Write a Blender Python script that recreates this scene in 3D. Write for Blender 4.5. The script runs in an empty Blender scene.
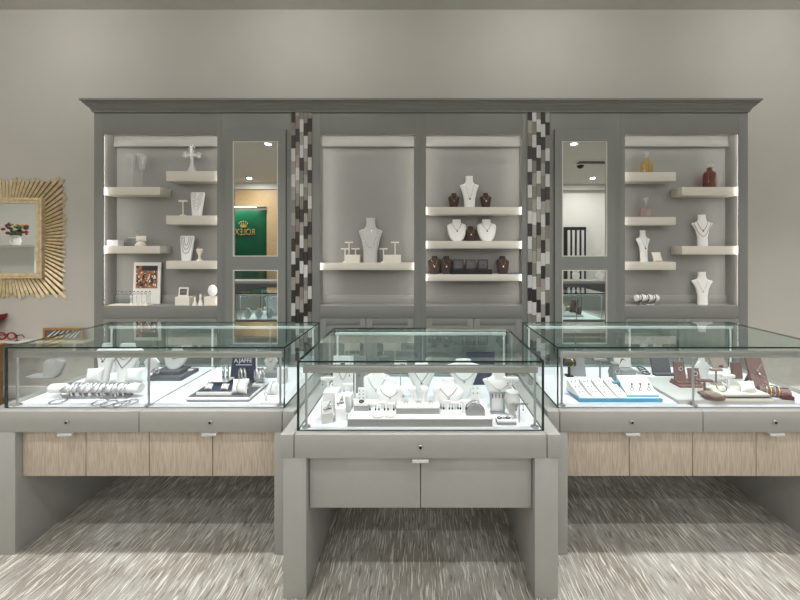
import bpy, bmesh, math, random
from mathutils import Vector, Matrix
LED, NLED, EXPO = 9.5, 13., .10
DL_ROWS = ((-7.6, 38, 180, .12, 0), (-5.2, 36, 180, .12, 0), (-3.4, 21, 180, .12, 0), (-1.6, 16, 180, .12, 0), (.12, 16, 120, .12, 0), (1.55, 20, 80, .12, 0), (2.1, 10, 170, .12, 66))  # last row: tilted washers, added to brighten the upper wall
DL_COLS = (-10.5, -8.2, -5.8, -3.5, -1.2, 1.2, 3.5, 5.8, 8.0)
random.seed(7)
SC = bpy.context.scene
COL = SC.collection
PI = math.pi
H = 1.5            # eye height
F = 330.0          # focal length in pixels of the 800x600 frame
CX, CY = 421.0, 250.0

def X(px, d): return (px - CX) / F * d
def Z(py, d): return H - (py - CY) / F * d
def on(px, py, z):                      # point of a horizontal plane at height z
    d = (H - z) * F / (py - CY)
    return Vector((X(px, d), d, z))

# ------------------------------------------------------------------ materials
def lin(c):
    return tuple(((v/255)/12.92 if v/255 <= .04045 else ((v/255+.055)/1.055)**2.4) for v in c)

def newmat(name):
    m = bpy.data.materials.new(name); m.use_nodes = True
    nt = m.node_tree; nt.nodes.clear()
    return m, nt, nt.nodes.new('ShaderNodeOutputMaterial')

def pmat(name, rgb, rough=.5, metal=0., var=.06, scale=8., bump=0., stretch=(1,1,1), spec=.5, rgb2=None, trans=0., ior=1.45, coat=0.):
    m, nt, out = newmat(name)
    b = nt.nodes.new('ShaderNodeBsdfPrincipled')
    c = lin(rgb); c2 = lin(rgb2) if rgb2 else tuple(v*(1-var) for v in c)
    tc = nt.nodes.new('ShaderNodeTexCoord'); mp = nt.nodes.new('ShaderNodeMapping')
    mp.inputs['Scale'].default_value = stretch
    nz = nt.nodes.new('ShaderNodeTexNoise'); nz.inputs['Scale'].default_value = scale; nz.inputs['Detail'].default_value = 4
    rp = nt.nodes.new('ShaderNodeValToRGB')
    rp.color_ramp.elements[0].position = .35; rp.color_ramp.elements[1].position = .65
    rp.color_ramp.elements[0].color = (*c2, 1); rp.color_ramp.elements[1].color = (*c, 1)
    L = nt.links.new
    L(tc.outputs['Object'], mp.inputs['Vector']); L(mp.outputs[0], nz.inputs['Vector'])
    L(nz.outputs['Fac'], rp.inputs['Fac']); L(rp.outputs['Color'], b.inputs['Base Color'])
    b.inputs['Roughness'].default_value = rough; b.inputs['Metallic'].default_value = metal
    b.inputs['Specular IOR Level'].default_value = spec
    b.inputs['Transmission Weight'].default_value = trans; b.inputs['IOR'].default_value = ior
    b.inputs['Coat Weight'].default_value = coat
    if bump:
        bp = nt.nodes.new('ShaderNodeBump'); bp.inputs['Strength'].default_value = bump; bp.inputs['Distance'].default_value = .003
        L(nz.outputs['Fac'], bp.inputs['Height']); L(bp.outputs[0], b.inputs['Normal'])
    L(b.outputs[0], out.inputs[0])
    return m

def emat(name, rgb, strength):
    m, nt, out = newmat(name)
    e = nt.nodes.new('ShaderNodeEmission'); e.inputs[0].default_value = (*lin(rgb), 1); e.inputs[1].default_value = strength
    nt.links.new(e.outputs[0], out.inputs[0]); return m

def glassmat(name, tint, ior=1.6, rough=0., haze=0.):
    m, nt, out = newmat(name); L = nt.links.new
    t = nt.nodes.new('ShaderNodeBsdfTransparent'); t.inputs[0].default_value = (*tint, 1)
    g = nt.nodes.new('ShaderNodeBsdfGlossy'); g.inputs['Roughness'].default_value = rough; g.inputs[0].default_value = (.95, 1, .98, 1)
    f = nt.nodes.new('ShaderNodeFresnel'); f.inputs['IOR'].default_value = ior
    geo = nt.nodes.new('ShaderNodeNewGeometry')
    inv = nt.nodes.new('ShaderNodeMath'); inv.operation = 'SUBTRACT'; inv.inputs[0].default_value = 1
    mul = nt.nodes.new('ShaderNodeMath'); mul.operation = 'MULTIPLY'
    mx = nt.nodes.new('ShaderNodeMixShader')
    L(geo.outputs['Backfacing'], inv.inputs[1]); L(f.outputs[0], mul.inputs[0]); L(inv.outputs[0], mul.inputs[1])
    base = t
    if haze:
        df = nt.nodes.new('ShaderNodeBsdfDiffuse'); df.inputs[0].default_value = (.9, .9, .9, 1)
        base = nt.nodes.new('ShaderNodeMixShader'); base.inputs[0].default_value = haze
        L(t.outputs[0], base.inputs[1]); L(df.outputs[0], base.inputs[2])
    L(mul.outputs[0], mx.inputs[0]); L(base.outputs[0], mx.inputs[1]); L(g.outputs[0], mx.inputs[2]); L(mx.outputs[0], out.inputs[0])
    return m

def carpetmat():
    m, nt, out = newmat('carpet'); L = nt.links.new; N = nt.nodes.new
    b = N('ShaderNodeBsdfPrincipled'); b.inputs['Roughness'].default_value = .95; b.inputs['Specular IOR Level'].default_value = .1
    tc = N('ShaderNodeTexCoord')
    wob = N('ShaderNodeTexNoise'); wob.inputs['Scale'].default_value = 14; wob.inputs['Detail'].default_value = 2
    L(tc.outputs['Object'], wob.inputs['Vector'])
    sub = N('ShaderNodeVectorMath'); sub.operation = 'SUBTRACT'; sub.inputs[1].default_value = (.5, .5, .5)
    L(wob.outputs['Color'], sub.inputs[0])
    scl = N('ShaderNodeVectorMath'); scl.operation = 'MULTIPLY'; scl.inputs[1].default_value = (.016, .05, 0)
    L(sub.outputs[0], scl.inputs[0])
    add = N('ShaderNodeVectorMath'); add.operation = 'ADD'
    L(tc.outputs['Object'], add.inputs[0]); L(scl.outputs[0], add.inputs[1])
    def streak(sx, sy, lo, hi, off, ang=0):
        mp = N('ShaderNodeMapping'); mp.inputs['Scale'].default_value = (sx, sy, 1); mp.inputs['Location'].default_value = (off, off, 0); mp.inputs['Rotation'].default_value = (0, 0, math.radians(ang)); mp.vector_type = 'POINT'
        nz = N('ShaderNodeTexNoise'); nz.inputs['Scale'].default_value = 1; nz.inputs['Detail'].default_value = 1.5
        mr = N('ShaderNodeMapRange'); mr.inputs[1].default_value = lo; mr.inputs[2].default_value = hi
        L(add.outputs[0], mp.inputs['Vector']); L(mp.outputs[0], nz.inputs['Vector']); L(nz.outputs['Fac'], mr.inputs[0])
        return mr.outputs[0]
    def mix(fac, a, bcol):
        mx = N('ShaderNodeMix'); mx.data_type = 'RGBA'
        if hasattr(fac, 'links'): L(fac, mx.inputs[0])
        else: mx.inputs[0].default_value = fac
        for k, v in ((6, a), (7, bcol)):
            if hasattr(v, 'links'): L(v, mx.inputs[k])
            else: mx.inputs[k].default_value = (*lin(v), 1)
        return mx.outputs[2]
    patch = N('ShaderNodeTexNoise'); patch.inputs['Scale'].default_value = 3.5; patch.inputs['Detail'].default_value = 3
    L(tc.outputs['Object'], patch.inputs['Vector'])
    prm = N('ShaderNodeMapRange'); prm.inputs[1].default_value = .4; prm.inputs[2].default_value = .62; L(patch.outputs['Fac'], prm.inputs[0])
    c = mix(prm.outputs[0], CARPET_A, CARPET_B)
    c = mix(streak(120, 14, .55, .68, 3.1), c, CARPET_D)
    c = mix(streak(135, 6.5, .605, .635, 0, 3), c, CARPET_L)
    c = mix(streak(150, 9, .61, .65, 9.7, -3), c, CARPET_L)
    fb = N('ShaderNodeTexNoise'); fb.inputs['Scale'].default_value = 420; fb.inputs['Detail'].default_value = 2
    L(tc.outputs['Object'], fb.inputs['Vector'])
    fr = N('ShaderNodeMapRange'); fr.inputs[1].default_value = .3; fr.inputs[2].default_value = .7; fr.inputs[3].default_value = .55; fr.inputs[4].default_value = 1.3
    L(fb.outputs['Fac'], fr.inputs[0])
    mm = N('ShaderNodeMix'); mm.data_type = 'RGBA'; mm.blend_type = 'MULTIPLY'; mm.inputs[0].default_value = 1
    L(c, mm.inputs[6]); L(fr.outputs[0], mm.inputs[7]); L(mm.outputs[2], b.inputs['Base Color'])
    bp = N('ShaderNodeBump'); bp.inputs['Strength'].default_value = .5; bp.inputs['Distance'].default_value = .004
    L(fb.outputs['Fac'], bp.inputs['Height']); L(bp.outputs[0], b.inputs['Normal'])
    L(b.outputs[0], out.inputs[0]); return m

CARPET_A, CARPET_B, CARPET_D, CARPET_L = (138,134,126), (157,156,151), (116,107,95), (198,195,186)
M = {}
M['wall'] = pmat('wall_paint', (184,182,175), .85, var=.03, scale=3)
M['ceiling'] = pmat('ceiling_paint', (205,203,198), .9, var=.02)
M['carpet'] = carpetmat()
M['cab'] = pmat('cabinet_grey_lacquer', (120,122,119), .5, var=.04, scale=5)
M['niche'] = pmat('niche_grey_lacquer', (146,146,143), .5, var=.03, scale=5)
M['shelf'] = pmat('shelf_warm_white', (206,202,192), .5, var=.03)
M['case'] = pmat('case_warm_grey', (149,149,145), .42, var=.03, scale=20)
M['wood'] = pmat('limed_oak', (184,172,158), .55, scale=6, stretch=(34,34,2.2), rgb2=(160,147,131), bump=.1)
M['liner'] = pmat('white_deck_liner', (232,233,238), .45, var=.01)
M['white'] = pmat('white_leatherette', (238,237,236), .5, var=.02, scale=60, bump=.05)
M['ltgrey'] = pmat('light_grey_linen', (196,195,192), .8, var=.08, scale=160, bump=.1)
M['grey'] = pmat('grey_leatherette', (142,142,142), .6, var=.06, scale=90)
M['dkgrey'] = pmat('slate_grey_fabric', (92,92,98), .7, var=.1, scale=120)
M['navy'] = pmat('navy_board', (54,56,80), .55, var=.12, scale=14)
M['black'] = pmat('black_satin', (26,26,28), .4, var=.1)
M['brown'] = pmat('dark_brown_suede', (58,44,40), .7, var=.15, scale=70)
M['mauve'] = pmat('mauve_brown_leatherette', (128,98,94), .6, var=.1, scale=60)
M['taupe'] = pmat('taupe_leatherette', (150,136,126), .65, var=.06, scale=60)
M['cream'] = pmat('cream_board', (232,226,214), .6, var=.03)
M['blue'] = pmat('bright_blue_lacquer', (74,146,180), .4, var=.03)
M['burg'] = pmat('burgundy_velvet', (92,36,44), .8, var=.2, scale=90)
M['silver'] = pmat('polished_silver', (225,225,228), .18, 1., var=.04)
M['steel'] = pmat('brushed_aluminium', (190,192,192), .35, 1., var=.06, scale=30, stretch=(1,20,20))
M['gold'] = pmat('yellow_gold', (232,196,122), .25, .8, var=.05)
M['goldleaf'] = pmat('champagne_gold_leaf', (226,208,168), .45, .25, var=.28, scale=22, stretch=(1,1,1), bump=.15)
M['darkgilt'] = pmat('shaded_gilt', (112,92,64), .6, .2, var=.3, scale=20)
M['brightmetal'] = pmat('bright_nickel', (240,240,240), .25, .9, var=.02)
M['mirror'] = pmat('silvered_mirror', (236,240,238), .0, 1., var=.0)
M['ledwhite'] = pmat('white_bar_housing', (235,236,236), .4, var=.01)
M['glass'] = glassmat('case_glass', (.985,.994,.992), 1.6)
M['glass_green'] = glassmat('case_glass_greenish', (.90,.965,.957), 2.1)
M['edge'] = pmat('green_glass_edge', (22,44,42), .12, var=.2)
M['crystal_cut'] = glassmat('cut_crystal', (.93,.95,.95), 2.0, .1, .5)
M['crystal'] = glassmat('clear_crystal', (.95,.97,.97), 2.3, .02, .13)
M['acrylic'] = glassmat('clear_acrylic', (.9,.93,.94), 1.7)
M['yglass'] = glassmat('amber_yellow_glass', (.93,.78,.30), 1.7, .02, .05)
M['rglass'] = glassmat('dark_red_glass', (.50,.17,.12), 1.6, .03, .03)
M['pglass'] = glassmat('pale_pink_glass', (.93,.83,.81), 1.75, .02, .08)
M['gem'] = pmat('dark_gem', (40,38,48), .1, var=.3)
M['redgem'] = pmat('garnet_beads', (120,48,40), .2, var=.3)
M['tan'] = pmat('tan_wood_portal', (190,164,126), .5, scale=5, stretch=(20,20,2), rgb2=(170,142,104))
M['green'] = pmat('emerald_green_panel', (6,72,48), .3, scale=2, var=.3)
M['framewood'] = pmat('honey_wood_frame', (168,128,78), .5, scale=8, stretch=(3,3,30), rgb2=(140,102,60))
M['red'] = pmat('red_lacquer', (150,40,34), .4, var=.2, scale=12)
M['led'] = emat('led_diffuser', (236,240,255), LED)
M['nled'] = emat('niche_led', (255,248,238), NLED)
M['lamp'] = emat('downlight_lens', (255,244,230), 14)
M['t_light'] = pmat('tile_pale_grey', (192,194,192), .3, var=.08, scale=40)
M['t_taupe'] = pmat('tile_taupe', (124,119,111), .4, var=.1, scale=40)
M['t_dark'] = pmat('tile_patterned_umber', (30,28,27), .35, scale=160, rgb2=(62,58,55))
M['t_mid'] = pmat('tile_warm_grey', (150,147,140), .35, var=.1, scale=40)
M['grout'] = pmat('grout', (110,110,108), .9)
M['leaf'] = pmat('leaf_green', (64,84,54), .6, var=.3, scale=30)
M['flower'] = pmat('red_petals', (150,60,56), .6, var=.3, scale=30)
M['yflower'] = pmat('yellow_petals', (200,168,84), .6, var=.3, scale=30)
M['print'] = pmat('print_ink', (40,34,34), .6, scale=38, rgb2=(220,214,206))
M['orange'] = pmat('print_orange', (204,140,86), .6, scale=18, rgb2=(120,78,56))
M['ink'] = pmat('dark_ink', (50,50,56), .6)
M['paper'] = pmat('white_card', (236,234,230), .7, var=.02)
M['letter'] = pmat('pale_lettering', (222,224,232), .5, var=.02)

# ------------------------------------------------------------------ mesh builder
class MB:
    def __init__(s): s.bm = bmesh.new(); s.mi = 0
    def faces(s, fs):
        for f in fs:
            f.material_index = s.mi
        return fs
    def poly(s, vs):
        try:
            f = s.bm.faces.new(vs); f.material_index = s.mi; return f
        except ValueError: return None
    def box(s, x0, x1, y0, y1, z0, z1, bev=0., mtx=None):
        vs = [s.bm.verts.new((x, y, z)) for x in (x0, x1) for y in (y0, y1) for z in (z0, z1)]
        q = [(0,1,3,2),(4,6,7,5),(0,4,5,1),(2,3,7,6),(0,2,6,4),(1,5,7,3)]
        fs = [s.poly([vs[i] for i in f]) for f in q]
        if bev:
            es = list({e for f in fs for e in f.edges})
            r = bmesh.ops.bevel(s.bm, geom=es, offset=bev, segments=2, affect='EDGES', profile=.5)
            for f in r['faces']: f.material_index = s.mi
            if mtx:
                vv = {v for f in r['faces'] for v in f.verts}
                stack = set(vv)
                for v in list(vv):
                    for e in v.link_edges: stack.add(e.other_vert(v))
                vs = list(stack)
            else: return s
        if mtx:
            bmesh.ops.transform(s.bm, matrix=mtx, verts=[v for v in vs if v.is_valid])
        return s
    def rings(s, rs, caps=True, closed=True):
        vr = [[s.bm.verts.new(p) for p in r] for r in rs]
        n = len(vr[0])
        for a, b in zip(vr, vr[1:]):
            for i in range(n if closed else n-1):
                j = (i+1) % n
                s.poly([a[i], a[j], b[j], b[i]])
        if caps:
            s.poly(list(reversed(vr[0]))); s.poly(vr[-1])
        return s
    def lathe(s, prof, n=20, c=(0,0,0), axis='Z', caps=True):
        rs = []
        for r, z in prof:
            ring = []
            for i in range(n):
                a = 2*PI*i/n
                u, v = max(r, 1e-5)*math.cos(a), max(r, 1e-5)*math.sin(a)
                p = (u, v, z) if axis == 'Z' else ((z, u, v) if axis == 'X' else (v, z, u))
                ring.append((p[0]+c[0], p[1]+c[1], p[2]+c[2]))
            rs.append(ring)
        return s.rings(rs, caps)
    def cyl(s, r, z0, z1, c=(0,0,0), n=16, axis='Z'):
        return s.lathe([(r, z0), (r, z1)], n, c, axis)
    def tube(s, pts, r, n=8, closed=False):
        pts = [Vector(p) for p in pts]; m = len(pts); rs = []
        up0 = None
        for i, p in enumerate(pts):
            a = pts[(i-1) % m] if (closed or i > 0) else p
            b = pts[(i+1) % m] if (closed or i < m-1) else p
            t = (b-a).normalized()
            if up0 is None:
                up0 = Vector((0,0,1)) if abs(t.z) < .9 else Vector((0,1,0))
            u = (up0 - t*up0.dot(t)).normalized(); up0 = u
            v = t.cross(u)
            rr = r[i] if isinstance(r, (list, tuple)) else r
            rs.append([p + u*rr*math.cos(2*PI*k/n) + v*rr*math.sin(2*PI*k/n) for k in range(n)])
        if closed: rs.append(rs[0]); return s.rings(rs, False)
        return s.rings(rs, True)
    def ball(s, r, c=(0,0,0), sx=1, sy=1, sz=1, n=12):
        pr = [(r*math.sin(PI*i/8), -r*math.cos(PI*i/8)) for i in range(9)]
        rs = [[(c[0]+max(q,1e-5)*math.cos(2*PI*k/n)*sx, c[1]+max(q,1e-5)*math.sin(2*PI*k/n)*sy, c[2]+z*sz) for k in range(n)] for q, z in pr]
        return s.rings(rs, True)
    def prism(s, poly, y0, y1):                # outline in x,z extruded along y
        rs = [[(x, y, z) for x, z in poly] for y in (y0, y1)]
        return s.rings(rs, True)
    def profx(s, poly, x0, x1):                # outline in y,z extruded along x
        rs = [[(x, y, z) for y, z in poly] for x in (x0, x1)]
        return s.rings(rs, True)
    def build(s, name, mats, parent=None, smooth=0, loc=None, rot=None):
        bmesh.ops.remove_doubles(s.bm, verts=s.bm.verts, dist=1e-6)
        bmesh.ops.recalc_face_normals(s.bm, faces=s.bm.faces)
        me = bpy.data.meshes.new(name); s.bm.to_mesh(me); s.bm.free()
        o = bpy.data.objects.new(name, me); COL.objects.link(o)
        for mt in (mats if isinstance(mats, (list, tuple)) else [mats]):
            me.materials.append(M[mt])
        if smooth:
            for p in me.polygons: p.use_smooth = True
            try: me.set_sharp_from_angle(angle=math.radians(smooth))
            except Exception: pass
        if parent: o.parent = parent
        if loc is not None: o.location = loc
        if rot is not None: o.rotation_euler = rot
        return o

def B(name, mats, parent, *boxes, bev=0.):
    m = MB()
    for b in boxes: m.box(*b, bev=bev)
    return m.build(name, mats, parent, smooth=30 if bev else 0)

def tag(o, label, cat, group=None):
    o['label'] = label; o['category'] = cat
    if group: o['group'] = group
    return o
def thing(name, label, cat, loc=(0,0,0), rz=0., group=None):
    o = bpy.data.objects.new(name, None); COL.objects.link(o); o.empty_display_size = .05
    o.location = loc; o.rotation_euler = (0, 0, rz)
    return tag(o, label, cat, group)
def struct(name, mats, *boxes):
    o = B(name, mats, None, *boxes); o['kind'] = 'structure'; return o
def text(name, body, size, mt, parent, loc, rot, extrude=.002, sx=1.):
    cu = bpy.data.curves.new(name, 'FONT'); cu.body = body; cu.size = size; cu.extrude = extrude
    cu.align_x = 'CENTER'; cu.align_y = 'CENTER'
    tmp = bpy.data.objects.new(name+'_tmp', cu); COL.objects.link(tmp)
    dg = bpy.context.evaluated_depsgraph_get(); dg.update()
    me = bpy.data.meshes.new_from_object(tmp.evaluated_get(dg))
    bpy.data.objects.remove(tmp); bpy.data.curves.remove(cu)
    me.materials.clear(); me.materials.append(M[mt])
    o = bpy.data.objects.new(name, me); COL.objects.link(o); o.parent = parent; o.location = loc; o.rotation_euler = rot; o.scale = (sx, 1, 1)
    return o
# ------------------------------------------------------------------ room shell
WALLY = 3.35; ZC = 3.94; XL, XR, YB = -12.5, 9.0, -9.1
struct('floor', 'carpet', (XL, XR, YB, WALLY, -.1, 0))
struct('ceiling', 'ceiling', (XL, XR, YB, WALLY, ZC, ZC+.1))
struct('wall_back', 'wall', (XL-.15, XR+.15, WALLY, WALLY+.15, -.1, ZC+.1))
struct('wall_front', 'wall', (XL-.15, XR+.15, YB-.15, YB, -.1, ZC+.1))
struct('wall_left', 'wall', (XL-.15, XL, YB, WALLY, -.1, ZC+.1))
struct('wall_right', 'wall', (XR, XR+.15, YB, WALLY, -.1, ZC+.1))
for nm, (a, b_) in {'baseboard_left': (XL, -2.99), 'baseboard_right': (2.99, XR)}.items():
    struct(nm, 'ledwhite', (a, b_, WALLY-.015, WALLY, 0, .12))

# every mesh built while SHIFT is set is given in world metres and stored relative to its thing's base
class W(MB):
    def build(s, name, mats, parent=None, smooth=0, loc=None, rot=None):
        r = parent
        while r.parent: r = r.parent
        bmesh.ops.translate(s.bm, verts=s.bm.verts, vec=-r.location)
        return MB.build(s, name, mats, parent, smooth, loc, rot)
def WB(name, mats, parent, *boxes, bev=0.):
    m = W()
    for b in boxes: m.box(*b, bev=bev)
    return m.build(name, mats, parent, smooth=30 if bev else 0)

# ------------------------------------------------------------------ wall cabinetry, front plane at y = 3
D = 3.0
cx = lambda p: X(p, D)
cz = lambda p: Z(p, D)
ZTOP = 2.752
NB = 3.16                       # niche back
def bay(label, p0, p1, o0, o1, shelves, doors=2):
    x0, x1, a, b = cx(p0), cx(p1), cx(o0), cx(o1)
    t = thing('wall_display_unit', label, 'display shelving', ((x0+x1)/2, D, 0), 0, 'built-in wall display units')
    zt, zb = cz(134), cz(306); zd = cz(318)
    WB('face_frame', 'cab', t, (x0, a, D, D+.012, .1, ZTOP), (b, x1, D, D+.012, .1, ZTOP), (a, b, D, D+.012, zt, ZTOP), (a, b, D, D+.012, zd, zb), bev=.0015)
    w = .022
    WB('carcass', 'cab', t, (x0, x0+.012, D+.02, WALLY, 0, ZTOP), (x1-.012, x1, D+.02, WALLY, 0, ZTOP), (x0+.012, x1-.012, NB+.02, WALLY, .0, ZTOP))
    WB('niche_liner', 'niche', t, (a-w, b+w, NB, NB+.015, zb-.03, zt+.03), (a-w-.006, a-w, D+.0125, NB, zb-.03, zt+.03), (b+w, b+w+.006, D+.0125, NB, zb-.03, zt+.03),
       (a-w, b+w, D+.0125, NB, zt+.024, zt+.03), (a-w, b+w, D+.0125, NB, zb-.03, zb-.001))
    WB('valance', 'niche', t, (a-w, b+w, NB-.035, NB, Z(146.5, NB-.035), zt+.024), bev=.002)
    WB('skirting', 'niche', t, (a-w, b+w, NB-.012, NB, zb-.001, Z(295, NB)), bev=.002)
    for xs, sg in ((a-w, 1), (b+w, -1)):
        WB('light_strip', 'nled', t, (min(xs+sg*.004, xs+sg*.018), max(xs+sg*.004, xs+sg*.018), D+.0125, D+.0155, zb+.01, zt-.002))
    WB('light_strip', 'nled', t, (a, b, D+.0125, D+.0155, zt+.008, zt+.022))  # hidden strip added above the opening to brighten the valance
    for (s0, s1, sy0, sy1) in shelves:
        d = D+.024
        xa, xb = X(s0, d), X(s1, d)
        if s0 <= o0+1: xa = a-w
        if s1 >= o1-1: xb = b+w
        WB('shelf', 'shelf', t, (xa, xb, d, NB, Z(sy1, d), Z(sy0, d)), bev=.003)
    WB('plinth', 'cab', t, (x0+.012, x1-.012, D+.05, D+.07, 0, .1))
    xm = (x0+x1)/2
    for (u, v) in ((a+.002, xm-.002), (xm+.002, b-.002)):
        dr = WB('door', 'cab', t, (u, v, D+.004, D+.019, .105, zd-.004), bev=.0015)
        f = .055
        WB('door_frame', 'cab', dr, (u, u+f, D-.002, D+.004, .105, zd-.004), (v-f, v, D-.002, D+.004, .105, zd-.004),
           (u+f, v-f, D-.002, D+.004, zd-.004-f, zd-.004), (u+f, v-f, D-.002, D+.004, .105, .1+f), bev=.001)
    return t
SH = []
def sh(*a): return a
bay('grey wall display niche holding two flutes, a crystal cross and a framed print', 94, 222, 103, 217,
    [(103,160,187,195), (166,217,171,181), (166,217,215.5,224.5), (103,160,246,253.5), (166,217,261,269)])
bay('grey wall display niche with one shelf holding a single tall bust', 312, 420, 320, 414, [(320,414,263,270)])
bay('grey wall display niche with three shelves of dark and white pendant busts', 420, 527, 426, 522,
    [(426,522,207,214.5), (426,522,241,248.5), (426,522,274.5,281)])
bay('grey wall display niche holding yellow, red and pink perfume bottles', 620, 748, 625, 739,
    [(625,676,172,181), (682,739,187,195.5), (625,676,217,225), (682,739,246,254.5), (625,676,262,270)])

def mirror_bay(label, p0, p1, d0, d1, m0, m1):
    x0, x1 = cx(p0), cx(p1)
    t = thing('mirror_cabinet', label, 'mirror cabinet', ((x0+x1)/2, D, 0), 0, 'tall mirror cabinets')
    WB('surround', 'cab', t, (x0, x1, D, D+.02, .1, ZTOP), bev=.0015)
    WB('carcass', 'cab', t, (x0, x0+.012, D+.02, WALLY, 0, ZTOP), (x1-.012, x1, D+.02, WALLY, 0, ZTOP), (x0+.012, x1-.012, D+.05, D+.07, 0, .1))
    d = D-.034
    q = lambda p: X(p, d); r = lambda p: Z(p, d)
    dr = WB('door', 'cab', t, (q(d0), q(m0), d, D, r(352), r(129)), (q(m1), q(d1), d, D, r(352), r(129)), (q(m0), q(m1), d, D, r(141.5), r(129)),
            (q(m0), q(m1), d, D, r(270), r(256.5)), (q(m0), q(m1), d, D, r(352), r(344)))
    for (ya, yb) in ((256.5, 141.5), (344, 270)):
        xa, xb, za, zb_ = q(m0), q(m1), r(ya), r(yb); e = .007
        WB('mirror_bead', 'shelf', dr, (xa, xb, d-.003, d+.008, zb_-e, zb_), (xa, xb, d-.003, d+.008, za, za+e), (xa, xa+e, d-.003, d+.008, za+e, zb_-e), (xb-e, xb, d-.003, d+.008, za+e, zb_-e))
        WB('mirror_pane', 'mirror', dr, (q(m0)-.001, q(m1)+.001, d+.008, d+.014, r(ya)-.001, r(yb)+.001))
    return t
mirror_bay('tall grey mirror cabinet whose glass shows a green panel with gold letters', 222, 290, 225.5, 285.5, 233, 278)
mirror_bay('tall grey mirror cabinet reflecting pale walls, between mosaic strip and perfume niche', 551, 620, 555, 616, 562, 607)

def mosaic(label, p0, p1, t0, t1, seed):
    rnd = random.Random(seed)
    x0, x1 = cx(p0), cx(p1)
    t = thing('mosaic_column', label, 'mosaic column', ((x0+x1)/2, D, 0), 0, 'mosaic tile columns')
    WB('backing', 'grout', t, (x0, x1, D, D+.03, 0, ZTOP))
    m = W(); a, b = cx(t0), cx(t1); n = 5; w = (b-a)/n; hh = .117
    prev = None
    for i in range(n):
        z = ZTOP - .002 + rnd.uniform(0, hh*.8); 
        while z > .3:
            top = min(z, ZTOP-.002); bot = z-hh+.003
            k = rnd.choices([0,1,2,3], [.27,.22,.33,.18])[0]
            while k == prev: k = rnd.choices([0,1,2,3], [.27,.22,.33,.18])[0]
            prev = k; m.mi = k
            if top-bot > .01: m.box(a+i*w+.0012, a+(i+1)*w-.0012, D-.006-.002*(k == 2), D, bot, top)
            z -= hh
    m.build('tiles', ['t_light','t_taupe','t_dark','t_mid'], t)
    WB('trim_edge', 'cab', t, (x0, a, D-.004, D, .1, ZTOP), (b, x1, D-.004, D, .1, ZTOP))
    return t
mosaic('vertical mosaic tile strip between green-reflecting mirror and single-bust niche', 290, 312, 291.5, 312, 3)
mosaic('vertical mosaic tile strip beside the niche with three shelves of pendant busts', 527, 551, 527.5, 549.5, 11)

cr = thing('crown_cornice', 'grey stepped crown cornice running along top of whole wall cabinet', 'cornice', (0, D, ZTOP))
m = W(); x0, x1 = cx(94), cx(748)
m.rings([[(x0-o, D-o, z), (x1+o, D-o, z), (x1+o, WALLY, z), (x0-o, WALLY, z)] for o, z in
   ((0,2.752),(.012,2.752),(.012,2.768),(.018,2.769),(.018,2.778),(.028,2.790),(.042,2.803),(.048,2.816),(.056,2.817),(.056,2.829),(.068,2.832),(.068,2.851))])
m.build('moulding', 'cab', cr)

# ------------------------------------------------------------------ sunburst mirror on the wall
sx, sz, sy = X(0, 3.3), Z(238, 3.3), WALLY
sm = thing('sunburst_mirror', 'square wall mirror framed by champagne gold sunburst rays', 'mirror', (sx, sy, sz))
def ring_frame(mb, a, b, y0, y1):
    mb.box(-a, a, y0, y1, b, a); mb.box(-a, a, y0, y1, -a, -b); mb.box(-a, -b, y0, y1, -b, b); mb.box(b, a, y0, y1, -b, b)
R_in, R_out = .40, .612
m = MB(); NR = 92
rnd = random.Random(5)
for i in range(NR):
    a = 2*PI*(i+.5)/NR
    ca, sa = math.cos(a), math.sin(a); k = 1/max(abs(ca), abs(sa))
    ro = R_out*k*(1.0 + (.02 if i % 4 == 0 else (-.035 if i % 4 == 2 else -.01))) + rnd.uniform(-.012, .004)
    ro = min(ro, R_out*1.43)
    ri = (R_in-.01)*k
    w0, w1 = .0095*k**.3, .0138*k**.6
    def P(r, u, y): return (ca*r - sa*u, y, sa*r + ca*u)
    yb = -.006
    m.rings([[P(ri, -w0, yb), P(ri, 0, yb-.012), P(ri, w0, yb)], [P(ro-.03, -w1, yb), P(ro-.03, 0, yb-.015), P(ro-.03, w1, yb)], [P(ro, -w1*.35, yb), P(ro, 0, yb-.009), P(ro, w1*.35, yb)]])
m.build('ray_frame', 'goldleaf', sm)
m = MB(); ring_frame(m, .57, .36, -.006, 0); m.build('backing', 'darkgilt', sm)  # dark sheet behind the rays, shade of the gaps put into its colour
m = MB(); ring_frame(m, .405, .352, -.042, -.002); m.build('inner_frame', 'goldleaf', sm)
m = MB()
for i in range(54):
    u = -.38 + i*.76/53
    for (px_, pz_) in ((u, .379), (u, -.379), (.379, u), (-.379, u)): m.ball(.0065, (px_, -.043, pz_), n=6)
m.build('beading', 'goldleaf', sm, smooth=60)
m = MB(); m.box(-.353, .353, -.02, -.012, -.353, .353); m.build('mirror_pane', 'mirror', sm)
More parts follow.
